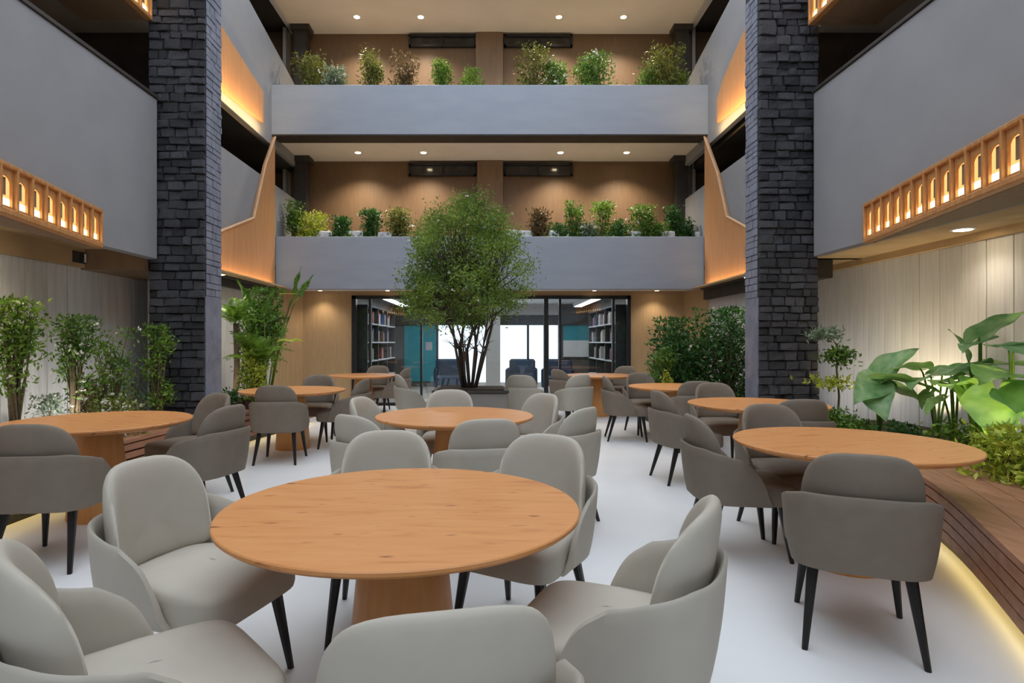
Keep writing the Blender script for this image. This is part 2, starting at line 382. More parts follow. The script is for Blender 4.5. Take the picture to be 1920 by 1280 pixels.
# ---- stone pillars
rng = random.Random(5)
stone_meshes = []
for k in range(10):
    b = MB(); c = .09
    vs_ = []
    for (y, i) in ((1, 0), (.35, 0), (0, .12)):
        for (u, v) in ((-.5+i, -.5+i*.3), (-.5+i*.3, -.5+i), (-.5+i*.3, .5-i), (-.5+i, .5-i*.3), (.5-i, .5-i*.3), (.5-i*.3, .5-i), (.5-i*.3, -.5+i), (.5-i, -.5+i*.3)):
            vs_.append((u+rng.uniform(-.05, .05)*(y < 1), y+rng.uniform(-.25, .25)*(y == 0), v+rng.uniform(-.07, .07)*(y < 1)))
    fs = [tuple(range(16, 24))]
    for r in range(2):
        for q in range(8): fs.append((r*8+q, r*8+(q+1)%8, r*8+8+(q+1)%8, r*8+8+q))
    stone_meshes.append(b.add(vs_, fs).mesh('stone', M['stone']))
def pillar(name, x0, x1, y0, y1, inner, label, z_start):
    root = structure(name, MB().box(x0, x1, y0+.03, y1, 0, 8.6), M['mortar'], label)
    z = z_start; cnt = 0
    while z < 5.62:
        h = rng.uniform(.075, .125); x = x0
        while x < x1-.01:
            ww = min(rng.uniform(.09, .26), x1-x)
            if x1-x-ww < .06: ww = x1-x
            if cnt < 296:
                place('stone', rng.choice(stone_meshes), root, (x+ww/2, y0-.005+rng.uniform(-.022, .014), z+h/2), (0, rng.uniform(-.03, .03), rng.uniform(-.03, .03)), (ww-.010, .05, h-.010)); cnt += 1
            x += ww
        z += h
    # narrow inner side: rougher coat of small stones
    s = MB(); z = 1.9
    while z < 5.7:
        h = rng.uniform(.06, .11); y = y0+.03
        while y < y1-.02:
            ww = min(rng.uniform(.08, .18), y1-y)
            dx = rng.uniform(.004, .016)
            xa = (x1 if inner > 0 else x0)
            s.bev(xa-.01 if inner > 0 else xa-dx, xa+dx if inner > 0 else xa+.01, y+.004, y+ww-.004, z+.004, z+h-.004, .003); y += ww
        z += h
    so = s.build('side_stones', M['stoneside'], root); so['kind'] = 'stuff'
    xa = x1 if inner > 0 else x0
    MB().box(xa-.01, xa+.008, y0+.02, y1, 0, 1.9).build('side_render', M['stoneside'], root)
pillar('pillar_left', -4.10, -3.43, 7.10, 7.52, 1, 'dark rough stone pillar rising from the left planting bed', .36)
pillar('pillar_right', 3.28, 4.02, 7.38, 7.76, -1, 'dark rough stone pillar behind the right-hand tables', .36)

# ---- back balconies
structure('wall_back_lower_fascia', MB().bev(XL, XR, 12.0, 12.12, 2.41, 3.47, .008), M['pale_panel'], 'long blue-grey balcony front above the glass wall')
structure('wall_back_upper_fascia', MB().bev(XL-.02, XR+.02, 11.8, 11.92, 5.45, 6.43, .008), M['pale_panel'], 'long blue-grey balcony front of the upper floor')
structure('trim_11', MB().box(XL, XR, 11.82, 12.25, 5.43, 5.60), M['dark'], 'dark beam under the upper balcony')
structure('ceiling_lower_balcony', MB().box(-5.6, 5.6, 12.25, 13.9, 5.46, 5.75), M['soffit'], 'cream soffit of the lower balcony')
structure('ceiling_upper_balcony', MB().box(-4.6, 4.5, 11.6, 13.9, 8.36, 8.6), M['soffit'], 'cream soffit of the upper balcony')
structure('ceiling_ground', MB().box(-4.6, 4.5, 12.06, 13.2, 2.43, 2.70), M['soffit'])
structure('floor_lower_balcony', MB().box(-4.6, 4.5, 12.12, 13.9, 2.70, 2.80), M['tile'])
structure('floor_upper_balcony', MB().box(-4.6, 4.5, 11.92, 13.9, 5.75, 5.85), M['tile'])
structure('wall_back_lower', MB().box(-5.6, 5.6, 13.6, 13.8, 2.7, 5.5), M['balcony_brown'], 'warm brown back wall of the lower balcony')
structure('wall_back_upper', MB().box(-5.6, 5.6, 13.6, 13.8, 5.8, 8.4), M['balcony_brown'], 'warm brown back wall of the upper balcony')
structure('column', MB().box(X(895, 13.5), X(943, 13.5), 13.5, 13.62, 2.75, 5.46), M['brownsmooth'], 'flat brown pilaster between the lower balcony windows')
structure('column.001', MB().box(X(892, 13.5), X(943, 13.5), 13.5, 13.62, 5.8, 8.36), M['brownsmooth'], 'flat brown pilaster between the upper balcony windows')
for k, (z0, z1) in enumerate(((2.75, 5.46), (5.8, 8.36))):
    for s, xx in ((-1, -4.36), (1, 4.10)):
        structure('column.%03d' % (2+k*2+(s > 0)), MB().box(xx-.05, xx+.22, 13.2, 13.45, z0, z1).box(xx-.12, xx+.30, 13.15, 13.5, z1-.12, z1), M['dark'])
        structure('wall_side_panel.%03d' % (k*2+(s > 0)), MB().box(xx-.33 if s < 0 else xx+.33, xx-.26 if s < 0 else xx+.40, 13.3, 13.6, z0, z1), M['corridor'])
n_win = 1
for (z0, z1) in ((5.12, 5.40), (8.04, 8.31)):
    for (xa, xb) in ((767, 893), (945, 1073)):
        x0, x1 = X(xa, 13.58), X(xb, 13.58); t = .045
        f = MB().box(x0, x1, 13.52, 13.6, z1-t, z1).box(x0, x1, 13.52, 13.6, z0, z0+t).box(x0, x0+t, 13.52, 13.6, z0, z1).box(x1-t, x1, 13.52, 13.6, z0, z1).box((x0+x1)/2-.015, (x0+x1)/2+.015, 13.53, 13.6, z0, z1)
        fr = structure('window_%d' % n_win, f, M['black']); n_win += 1
        MB().box(x0+t, (x0+x1)/2-.015, 13.57, 13.59, z0+t, z1-t).build('pane', M['darkglass'], fr)
        MB().box((x0+x1)/2+.015, x1-t, 13.57, 13.59, z0+t, z1-t).build('pane', M['darkglass'], fr)

# ---- ground floor back wall with the wide glass front
GX0, GX1, GZ = X(660, YB), X(1182, YB), Z(554, YB)
structure('wall_back_left', MB().box(-4.1, GX0, YB, YB+.12, 0, 2.44), M['brownwall'], 'brown wood wall left of the glass front')
structure('wall_back_right', MB().box(GX1, 4.1, YB, YB+.12, 0, 2.44), M['brownwall'], 'brown wood wall right of the glass front')
structure('wall_back_top', MB().box(GX0, GX1, YB, YB+.12, GZ, 2.44), M['brownwall'])
gw = thing('glass_wall', 'wide black-framed glass front of the library under the lower balcony', 'glass wall', (0, YB, 0))
gw['kind'] = 'structure'
MB().box(GX0, GX0+.09, -.04, .10, 0, GZ).build('jamb', M['black'], gw)
MB().box(GX1-.07, GX1, -.04, .10, 0, GZ).build('jamb', M['black'], gw)
MB().box(GX0, GX1, -.04, .10, GZ-.07, GZ).build('header', M['black'], gw)
MB().box(GX0, X(792, YB), -.03, .09, 0, .06).build('bottom_rail', M['black'], gw)
MB().box(X(1052, YB), GX1, -.03, .09, 0, .06).build('bottom_rail', M['black'], gw)
mull = [694, 790, 1024, 1050, 1150]
for m_, wd in zip(mull, (.05, .045, .09, .05, .05)):
    MB().box(X(m_, YB)-wd/2, X(m_, YB)+wd/2, -.02, .07, 0, GZ-.07).build('mullion', M['black'], gw)
xs = [GX0+.09]+[X(m_, YB) for m_ in mull]+[GX1-.07]
for a, b in zip(xs[:-1], xs[1:]):
    MB().box(a+.02, b-.02, .02, .03, .05, GZ-.07).build('pane', M['glass'], gw)

# ---- library behind the glass
BY = 18.2; RX0, RX1 = -3.0, 2.92
structure('floor_library', MB().box(RX0-.3, RX1+.3, YB+.05, BY+.2, -.1, 0), M['concrete'])
structure('ceiling_library', MB().box(RX0-.3, RX1+.3, YB+.12, BY+.2, 2.50, 2.62), M['white'])
structure('wall_left_library', MB().box(RX0-.15, RX0, YB+.12, BY+.2, 0, 2.5), M['room'])
structure('wall_right_library', MB().box(RX1, RX1+.15, YB+.12, BY+.2, 0, 2.5), M['room'])
wx0, wx1 = X(820, BY), X(1050, BY)
structure('wall_back_library', MB().box(RX0, wx0, BY, BY+.15, 0, 2.5).box(wx1, RX1, BY, BY+.15, 0, 2.5), M['room'])
structure('trim_12', MB().box(RX0, RX1, BY-.08, BY-.005, 1.86, 2.17), M['shelf'], 'dark beam over the library windows')
structure('trim_13', MB().box(wx0, wx1, BY, BY+.15, 2.17, 2.5), M['white'])
structure('trim_14', MB().box(wx0, wx1, BY, BY+.15, 0, .12), M['white'])
lw = thing('window_5', 'bright library windows at the far end', 'window', (0, BY, 0)); lw['kind'] = 'structure'
for a, wd in ((820, .06), (990, .07), (1024, .16), (1050, .12)):
    MB().box(X(a, BY)-wd/2, X(a, BY)+wd/2, -.02, .06, .12, 1.86).build('mullion', M['shelf'], lw)
for a, b in ((820, 990), (990, 1024), (1024, 1050)):
    MB().box(X(a, BY), X(b, BY), .02, .03, .12, 1.86).build('pane', M['glass'], lw)
structure('column.006', MB().box(X(911, 14.6), X(938, 14.6), 14.6, 14.9, 0, 2.5), M['white'], 'pale square column inside the library')
for (a, b, z0, lab) in ((758, 818, .15, 'teal wall panel at the left of the library windows'), (1056, 1104, .9, 'half teal half white notice board right of the library windows')):
    t = thing('wall_board', lab, 'board', ((X(a, BY)+X(b, BY))/2, BY-.012, z0)); hw = (X(b, BY)-X(a, BY))/2
    if z0 < .5:
        MB().box(-hw, hw, -.02, .012, 0, 1.72).build('board_panel', M['teal'], t)
        MB().box(hw-.32, hw-.12, -.026, -.018, .95, 1.2).build('paper_sheet', M['shelfedge'], t)
    else:
        MB().box(-hw, hw, -.02, .012, .5, .98).build('board_panel', M['teal'], t)
        MB().box(-hw, hw, -.02, .012, 0, .5).build('white_panel', M['white'], t)
        MB().box(-hw, hw, -.06, .012, -.04, 0).build('ledge', M['shelf'], t)
for s, xx, nm in ((-1, RX0+.45, 'left'), (1, RX1-.45, 'right')):
    t = thing('linear_light', 'long white light strip under the library ceiling on the %s' % nm, 'light', (xx, 15.3, 2.385))
    MB().box(-.14, .14, -2.2, 2.2, 0, .1).build('housing', M['white'], t)
    MB().box(-.10, .10, -2.15, 2.15, -.012, 0).build('diffuser', M['ledwhite'], t)
brng = random.Random(11); ORDN = ('', 'first', 'second', 'third', 'fourth', 'fifth', 'sixth', 'seventh', 'eighth', 'ninth', 'tenth')
bookmats = [mat('book_cover_%s' % n, c, tuple(v*1.3 for v in c), scale=8, rough=.6) for n, c in (('cream', (.5, .47, .4)), ('blue', (.04, .09, .2)), ('red', (.25, .05, .04)), ('grey', (.25, .25, .26)), ('brown', (.16, .09, .05)))]
for s, x_in, nm in ((-1, RX0, 'left'), (1, RX1, 'right')):
    y0, y1, d = 12.98, 16.6, .27
    x0, x1 = (x_in+.005, x_in+d) if s < 0 else (x_in-d, x_in-.005)
    t = thing('bookcase', 'dark open bookcase along the %s wall inside the library' % nm, 'bookcase', ((x0+x1)/2, (y0+y1)/2, 0))
    hx = (x1-x0)/2; hy = (y1-y0)/2; bx = hx if s > 0 else -hx
    MB().box(*sorted((bx, bx-s*.02)), -hy, hy, 0, 2.15).build('back_panel', M['shelf'], t)
    for q in (-hy, -hy/3, hy/3, hy): MB().box(-hx, hx, q-.02, q+.02, 0, 2.15).build('side_panel', M['shelf'], t)
    for z in (.08, .5, .92, 1.34, 1.76, 2.15):
        MB().box(-hx, hx, -hy, hy, z-.015, z+.015).build('shelf_board', M['shelfedge'] if .3 < z < 2 else M['shelf'], t)
    for z in (.92, 1.34, 1.76):
        y = -hy+.05; nb = 0
        while y < hy-.4:
            nb += 1; nth = 0
            for q in range(brng.randint(3, 5)):
                nth += 1
                bi = brng.randrange(5)
                wd = brng.uniform(.03, .06); h = brng.uniform(.2, .31)
                b = MB().box(-.09, .09, 0, wd, 0, h).build('book', bookmats[bi])
                b.location = (t.location.x, t.location.y+y, z+.0155); y += wd+.004
                tag(b, '%s book, %s in its cluster, %s cluster from the glass, %s board, %s library bookcase' % (('cream', 'blue', 'red', 'grey', 'brown')[bi], ORDN[nth], ORDN[nb], {.92: 'lowest', 1.34: 'middle', 1.76: 'top'}[z], nm), 'book', 'books in the %s library bookcase' % nm)
            y += brng.uniform(.35, .6)
def armchair(px, Y, rz, label):
    t = thing('armchair', label, 'armchair', (X(px, Y), Y, 0), rz, 'navy library armchairs')
    MB().bev(-.34, .34, -.32, .34, .18, .44, .04).build('seat', M['navy'], t, True, 40)
    MB().bev(-.36, .36, .30, .42, .16, .88, .05).build('backrest', M['navy'], t, True, 40)
    for sx in (-.40, .34): MB().bev(sx-.02, sx+.08, -.32, .40, .14, .64, .035).build('armrest', M['navy'], t, True, 40)
    for sx in (-.32, .32):
        for sy in (-.26, .34): MB().tube([(sx, sy, 0), (sx, sy, .19)], .02, 8).build('leg', M['leg'], t)
armchair(842, 16.2, .1, 'navy armchair in the library left of the pale column')
armchair(978, 16.2, -.1, 'navy armchair in the library just right of the pale column')
armchair(1046, 16.1, -.2, 'navy armchair in the library furthest from the pale column')
area('library_light', (-1.2, 15.2, 2.36), 1.2, 26, (.9, .95, 1), (0, 0, 0), 3.0)
area('library_light', (1.2, 15.2, 2.36), 1.2, 26, (.9, .95, 1), (0, 0, 0), 3.0)

# ================================================================== DOWNLIGHTS
dl_rim = MB().lathe([(.062, 0), (.085, 0), (.085, -.010), (.062, -.014)], 24).mesh('rim', M['white'], True, 40)
dl_lamp = MB().lathe([(.0601, -.010), (.0601, -.004)], 24).mesh('lamp', M['lamp'])
def downlight(x, y, z, label, power=26, angle=130, scale=1.0, color=WARM):
    t = thing('downlight', label, 'light', (x, y, z), 0, 'round ceiling downlights')
    place('rim', dl_rim, t, (0, 0, 0), (0, 0, 0), (scale, scale, 1)); place('lamp', dl_lamp, t, (0, 0, -.006), (0, 0, 0), (scale, scale, 1))
    if power: spot('downlight_beam', (x, y, z-.04), power, color, angle, .9, (x, y, z-2), .05)
ordn = ('first', 'second', 'third', 'fourth')
for k, px in enumerate((669, 789, 1048, 1169)):
    downlight(X(px, 12.87), 12.87, 8.36, 'round warm downlight in the upper balcony soffit, %s from the left' % ordn[k], 150, 125)
for k, px in enumerate((671, 794, 1051, 1175)):
    downlight(X(px, 12.93), 12.93, 5.46, 'round warm downlight in the lower balcony soffit, %s from the left' % ordn[k], 150, 125)
for k, xx in enumerate((-3.6, -2.2, 2.1, 3.4)):
    downlight(xx, 12.42, 2.43, 'small downlight over the glass front, %s from the left' % ordn[k], 16, 120, .6)
downlight(4.52, 5.75, 2.44, 'round warm downlight in the right ochre soffit over the big-leaved plants', 12, 130, 1.25)
downlight(-4.42, 5.35, 2.44, 'round warm downlight in the left ochre soffit at picture edge', 16, 130, 1.1)
downlight(-4.2, 9.2, 2.40, 'round warm downlight over the tropical plants beyond the left pillar', 30, 140, 1.0)
downlight(4.1, 9.6, 2.40, 'round warm downlight over the dark green bush beyond the right pillar', 24, 140, 1.0)
structure('ceiling_left_far', MB().box(-4.44, -4.05, 7.95, 11.9, 2.405, 2.43), M['ochre'])
structure('ceiling_right_far', MB().box(3.95, 4.32, 7.95, 11.9, 2.405, 2.43), M['ochre'])

# ================================================================== LANTERN BOXES
def lantern(name, label, A, B, z0, z1, n, back, wall_x):
    """row of arched backlit windows from plan point A to B; back = plan polygon corners behind"""
    A = Vector((*A, 0)); B = Vector((*B, 0)); d = (B-A).normalized(); length = (B-A).length
    t = thing(name, label, 'lantern box', (A.x, A.y, z0))
    t.rotation_euler = (0, 0, math.atan2(d.y, d.x)); h = z1-z0
    side = 1 if (Vector((0, 0, 1)).cross(d)).x*(1 if wall_x > 0 else -1) > 0 else -1   # towards the wall in local y
    S = lambda a, b: sorted((side*a, side*b))
    MB().bev(0, length, *S(-.02, .06), h-.035, h, .006).build('top_rail', M['lantern'], t)
    MB().bev(0, length, *S(-.02, .06), 0, .045, .006).build('bottom_rail', M['lantern'], t)
    st = length/n
    post = MB().bev(-.011, .011, *S(-.022, .04), .04, h-.03, .004).mesh('post', M['lantern'])
    for k in range(n+1): place('post', post, t, (k*st, 0, 0))
    # arched inner frame
    a = MB(); w_ = st/2-.012; iw = w_-.017; hh = h-.08; pts_o = []; pts_i = []
    for q in range(9):
        th = PI*q/8
        pts_i.append((iw*math.cos(th), hh-.05-iw*.9+iw*.9*math.sin(th)))
    outer = [(w_, 0), (w_, hh)]+[(-w_, hh), (-w_, 0)]
    inner = [(iw, .03)]+pts_i+[(-iw, .03)]
    # faces as strips: right jamb, arch head, left jamb, sill
    def quad(p, q, r, s_): a.prism([p, q, r, s_], 'y', side*.006, side*.022)
    quad((iw, .03), (w_, .03), (w_, pts_i[0][1]), pts_i[0])
    quad((-w_, .03), (-iw, .03), pts_i[8], (-w_, pts_i[8][1]))
    quad((-w_, 0), (w_, 0), (w_, .03), (-w_, .03))
    for q in range(8):
        p0, p1 = pts_i[q], pts_i[q+1]
        e0 = (w_, pts_i[0][1]) if q == 0 else (p0[0]*w_/iw, hh); e1 = (-w_, pts_i[8][1]) if q == 7 else (p1[0]*w_/iw, hh)
        quad(p0, e0, e1, p1)
    am = a.mesh('arch_frame', M['lantern'])
    gm = MB().box(-w_, w_, *S(.034, .042), 0, hh).mesh('glow_panel', M['glow'])
    sm = MB().box(-iw*.36, iw*.36, *S(.024, .030), .11, hh-.06).mesh('dark_slat', M['brownsmooth'])
    lm = MB().box(-iw*.8, iw*.8, *S(.016, .032), .03, .085).mesh('lamp', M['glowhot'])
    for k in range(n):
        c = ((k+.5)*st, 0, .04)
        fr = place('arch_frame', am, t, c)
        for nm_, me_ in (('glow_panel', gm), ('dark_slat', sm), ('lamp', lm)): place(nm_, me_, fr)
    # casing behind: closed wedge between the face and the parapet
    R = Matrix.Rotation(-t.rotation_euler.z, 4, 'Z')
    poly = [(0, side*.062), (length, side*.062)]
    for p in back: q = R @ (Vector((*p, 0))-A); poly.append((q.x, q.y))
    MB().prism(poly, 'z', .0, .03).build('bottom_board', M['brownsmooth'], t)
    MB().prism(poly, 'z', h-.03, h).build('top_board', M['lantern'], t)
    MB().box(-.012, .0, *S(-.02, .10), 0, h).build('end_board', M['lantern'], t)
    return t
lantern('lantern_box', 'row of glowing arched wooden lantern windows on the right parapet', (3.80, 6.10), (3.12, 2.90), 2.36, 2.76, 16, [(3.855, 2.90), (3.855, 6.10)], 1)
lantern('lantern_box', 'row of glowing arched wooden lantern windows on the left parapet', (-3.88, 5.90), (-3.28, 3.05), 2.28, 2.66, 14, [(-3.945, 3.05), (-3.945, 5.90)], -1)
lantern('lantern_box', 'upper glowing wooden lantern box in front of the right stone pillar top', (3.82, 7.20), (3.82, 5.4), 5.17, 5.75, 9, [(4.62, 5.4), (4.62, 7.2)], 1)
lantern('lantern_box', 'upper glowing wooden lantern box in front of the left stone pillar top', (-4.05, 7.05), (-4.05, 5.25), 5.15, 5.75, 9, [(-4.85, 5.25), (-4.85, 7.05)], -1)

# ================================================================== BENCHES AND BEDS
def bench(label, path, side, group='wooden benches'):
    p = catmull(path, 8); base = p[0]
    t = thing('bench', label, 'bench', (0, 0, 0), 0, group)
    sg = side   # +1: bench extends to the right normal of the path
    def sw(n0, n1, z0, z1):
        a, b = sorted((sg*n0, sg*n1)); return MB().sweep(p, a, b, z0, z1)
    for k in range(3): sw(.0+.17*k, .166+.17*k, .395, .43).build('top_plank', M['bench'], t)
    for k in range(4): sw(.006+.010*k, .034+.010*k, .322-.078*k, .382-.078*k).build('slat', M['bench'], t)
    sw(.10, .48, .0, .394).build('carcass', M['black'], t)
    sw(.075, .098, .080, .092).build('light_strip', M['led'], t)
    return t
RP = [(1.75, 1.55), (2.21, 2.5), (2.86, 3.88), (3.18, 5.0), (3.30, 6.0), (3.32, 7.3)]
LP = [(-2.95, 1.7), (-3.30, 2.9), (-3.47, 4.2), (-3.45, 5.5), (-3.38, 6.6), (-3.35, 7.06)]
LP2 = [(-3.28, 7.56), (-3.18, 8.3), (-3.06, 9.0), (-2.98, 10.0)]
RP2 = [(2.85, 9.0), (2.80, 9.8), (2.82, 10.6), (2.9, 11.2)]
bench('long curved red-wood bench with slatted front along the right planting bed', RP, 1)
bench('curved red-wood bench behind the left-hand table by the shrubs', LP, -1)
bench('short red-wood bench with small pots beyond the left stone pillar', LP2, -1)
def bed(label, path, side, wallx, extra=.515):
    p = catmull(path, 8); P = [Vector(q) for q in p]; pl = []
    for i, q in enumerate(P):
        d = (P[min(i+1, len(P)-1)]-P[max(i-1, 0)]).normalized(); n = Vector((d.y, -d.x))*side
        r = q+n*extra; pl.append((r.x, r.y))
    poly = pl+[(wallx, pl[-1][1]), (wallx, pl[0][1])]
    t = thing('planting_bed', label, 'planting bed', (0, 0, 0))
    MB().prism(poly, 'z', 0, .36).build('bed_wall', M['dark'], t)
    MB().prism([(x, y) for x, y in poly], 'z', .36, .40).build('soil', M['soil'], t)
    return t
bed('dark soil planting bed along the right pale wall', RP, 1, 4.845)
bed('dark soil planting bed along the left pale wall', LP, -1, -4.845)
bed('dark soil planting bed beyond the left stone pillar', LP2, -1, -4.44)
t = thing('planting_bed', 'dark soil planting bed beyond the right stone pillar', 'planting bed', (0, 0, 0))
MB().box(2.62, 4.32, 8.95, 11.6, 0, .36).build('bed_wall', M['dark'], t); MB().box(2.62, 4.32, 8.95, 11.6, .36, .40).build('soil', M['soil'], t)

# ================================================================== TABLES
table_top = MB().lathe([(.02, -.042), (.40, -.042), (.59, -.042), (.638, -.024), (.65, -.014), (.65, -.004), (.646, 0), (.55, 0), (.02, 0)], 96).mesh('tabletop', M['table'], True, 30)
ped = MB().lathe([(.21, 0), (.214, .01), (.195, .25), (.165, .55), (.150, .68)], 40).mesh('pedestal', M['pedestal'], True, 40)
plate = MB().lathe([(.25, .68), (.25, .7028)], 32).mesh('mounting_plate', M['black'], True, 40)
TZ = .745
TAB = {
 'T1': (-.335, 2.22, 'large round cherry-wood table with pale grain nearest the camera'),
 'T2': (-.32, 4.95, 'round wooden table in the middle of the aisle behind the nearest table'),
 'T3': (2.15, 3.62, 'round wooden table overlapping the right bench'),
 'T4': (-3.05, 4.62, 'round wooden table by the left bench and shrubs'),
 'T5': (2.60, 5.90, 'round wooden table in front of the right stone pillar'),
 'T6': (2.52, 8.20, 'small looking far round table before the dark green bush'),
 'T7': (1.95, 11.0, 'far round table by the right end of the glass front'),
 'T8': (-2.40, 11.0, 'far round table by the left end of the glass front'),
 'T9': (-2.55, 7.60, 'round wooden table beyond the left stone pillar'),
}
for k, (x, y, lab) in TAB.items():
    t = thing('round_table', lab, 'table', (x, y, 0), 0, 'round pedestal tables')
    place('tabletop', table_top, t, (0, 0, TZ)); place('pedestal', ped, t); place('mounting_plate', plate, t)
    if k != 'T1': t.rotation_euler.z = random.Random(k).uniform(-.5, .5)

# ================================================================== CHAIRS
def superell(a, b, th, n):
    c, s = math.cos(th), math.sin(th)
    return (a*math.copysign(abs(c)**(2/n), c), b*math.copysign(abs(s)**(2/n), s))
def seat_mesh():
    m = MB(); N = 40; vs_ = []; fs = []
    prof = [(.93, .345), (.985, .352), (1.0, .372), (1.0, .445), (.985, .468), (.94, .482), (.80, .490), (.5, .494), (.15, .495)]
    for (k, z) in prof:
        for i in range(N):
            x, y = superell(.250, .270, 2*PI*i/N, 5.5)
            tap = 1-.07*(-(y)/.265)          # a little narrower at the back
            vs_.append((x*k*tap, y*k+.01, z-(.012 if z > .46 else 0)*max(0, y/.265)))
    for r in range(len(prof)-1):
        for i in range(N): fs.append((r*N+i, r*N+(i+1)%N, r*N+N+(i+1)%N, r*N+N+i))
    fs.append(tuple(range(N-1, -1, -1))); fs.append(tuple((len(prof)-1)*N+i for i in range(N)))
    return m.add(vs_, fs).mesh('seat', M['fabric'], True, 50)
def shell_mesh():
    # U-shaped wrap: t from -1 (front left) through 0 (back) to 1 (front right)
    m = MB(); NT = 65; NV = 9; th = .026
    def plan(t):
        s = abs(t); sg = 1 if t > 0 else -1
        if s < .62:
            xx = superell(.292, .245, PI/2-s/.62*PI/2, 2.8)
            return (sg*xx[0], -.09-xx[1])
        f = (s-.62)/.38
        return (sg*(.292-.014*f), -.09+.20*f)
    KEY = ((0, .690), (.30, .686), (.52, .655), (.64, .625), (.76, .580), (.86, .525), (.94, .462), (1.0, .392))
    def topz(t):
        s = abs(t)
        for (a, b) in zip(KEY[:-1], KEY[1:]):
            if s <= b[0]+1e-9:
                f = (s-a[0])/(b[0]-a[0]); return a[1]+(b[1]-a[1])*f
        return KEY[-1][1]
    def botz(t): s = abs(t); return .365-.02*s
    outer = []; inner = []
    ts = [-1+2*i/(NT-1) for i in range(NT)]
    for t in ts:
        x, y = plan(t); e = 1e-3
        x2, y2 = plan(max(-1, min(1, t+e))); x1, y1 = plan(max(-1, min(1, t-e)))
        d = Vector((x2-x1, y2-y1)).normalized(); n = Vector((d.y, -d.x))       # outward
        if n.dot(Vector((x, y+.05))) < 0: n = -n
        ro = []; ri = []
        for k in range(NV):
            f = k/(NV-1); z = botz(t)+(topz(t)-botz(t))*f
            fl = .022*f*(1-.3*abs(t))-.02*(1-f)**3
            slant = -.03*f*max(0, abs(t)-.8)/.2                        # front edges lean back towards the top
            o = Vector((x, y))+n*fl+Vector((0, slant))
            tt = th*(1 if f < 1 else .75)
            ro.append((o.x, o.y, z)); i_ = o-n*tt; ri.append((i_.x, i_.y, z))
        # rounded rim
        top_o = Vector(ro[-1]); top_i = Vector(ri[-1]); mid = (top_o+top_i)/2; mid.z += .010
        outer.append(ro); inner.append((ri, tuple(mid)))
    vs_ = []; W = NV*2+1
    for ro, (ri, mid) in zip(outer, inner): vs_ += ro+[mid]+ri[::-1]
    fs = []
    for i in range(NT-1):
        for k in range(W-1): fs.append((i*W+k, (i+1)*W+k, (i+1)*W+k+1, i*W+k+1))
        fs.append((i*W+W-1, (i+1)*W+W-1, (i+1)*W, i*W))
    fs.append(tuple(range(W))); fs.append(tuple((NT-1)*W+k for k in range(W-1, -1, -1)))
    return m.add(vs_, fs).mesh('shell', M['fabric'], True, 50)
def back_mesh():
    m = MB(); N = 48; rings = [0.0, .3, .55, .75, .88, .95, .985, 1.0]; T = .062
    z0, z1 = .475, .880; zc = .63
    def bd(th):
        c, s = math.cos(th), math.sin(th)
        if s >= 0:
            x, z = superell(.245, z1-zc, th, 2.5)
        else:
            x, z = superell(.245, zc-z0, th, 6); 
        return x, z
    def plan(u):
        ph = u*1.22; x, y = superell(.240, .185, PI/2-abs(ph), 2.5)
        return Vector((math.copysign(x, u), -.075-y))
    def pos(x, z, off):
        u = x/.245; e = 1e-3; zz = zc+z
        p = plan(u); d = (plan(u+e)-plan(u-e)).normalized(); n = Vector((-d.y, d.x))
        f = (zz-.48)/.4; q = p+n*off
        return (q.x*(1-.03*f), q.y-.062*f, zz)
    vs_ = []; fs = []
    for sgn in (1, -1):
        for r in rings:
            h = T/2*math.sqrt(max(0, 1-r**7))
            if r == 0: vs_.append(pos(0, .02, sgn*h)); continue
            for i in range(N):
                x, z = bd(2*PI*i/N); vs_.append(pos(x*r, z*r+.02*(1-r), sgn*h))
    half = 1+N*(len(rings)-1)
    for s_ in (0, 1):
        b = s_*half
        for i in range(N): fs.append((b, b+1+i, b+1+(i+1)%N))
        for r in range(len(rings)-2):
            for i in range(N): fs.append((b+1+r*N+i, b+1+(r+1)*N+i, b+1+(r+1)*N+(i+1)%N, b+1+r*N+(i+1)%N))
    lo = 1+N*(len(rings)-2)
    for i in range(N): fs.append((lo+i, half+lo+i, half+lo+(i+1)%N, lo+(i+1)%N))
    return m.add(vs_, fs).mesh('backrest', M['fabric'], True, 60)
def leg_mesh(sx, sy):
    m = MB()
    top = Vector((sx*.185, sy*.185, .35)); bot = Vector((sx*.225, sy*(.235 if sy > 0 else .285), 0))
    vs_ = []
    for p, r in ((top, .024), (bot, .012)):
        for (a, b) in ((-1, -.5), (-.5, -1), (.5, -1), (1, -.5), (1, .5), (.5, 1), (-.5, 1), (-1, .5)): vs_.append((p.x+a*r, p.y+b*r, p.z))
    fs = [tuple(range(8)), tuple(range(15, 7, -1))]+[(k, 8+k, 8+(k+1)%8, (k+1)%8) for k in range(8)]
    return m.add(vs_, fs).mesh('leg', M['leg'])
proto = empty('tub_chair', (0, 0, 0))
for nm, me in (('seat', seat_mesh()), ('shell', shell_mesh()), ('backrest', back_mesh())): place(nm, me, proto)
for sx in (-1, 1):
    for sy in (-1, 1): place('leg', leg_mesh(sx, sy), proto)
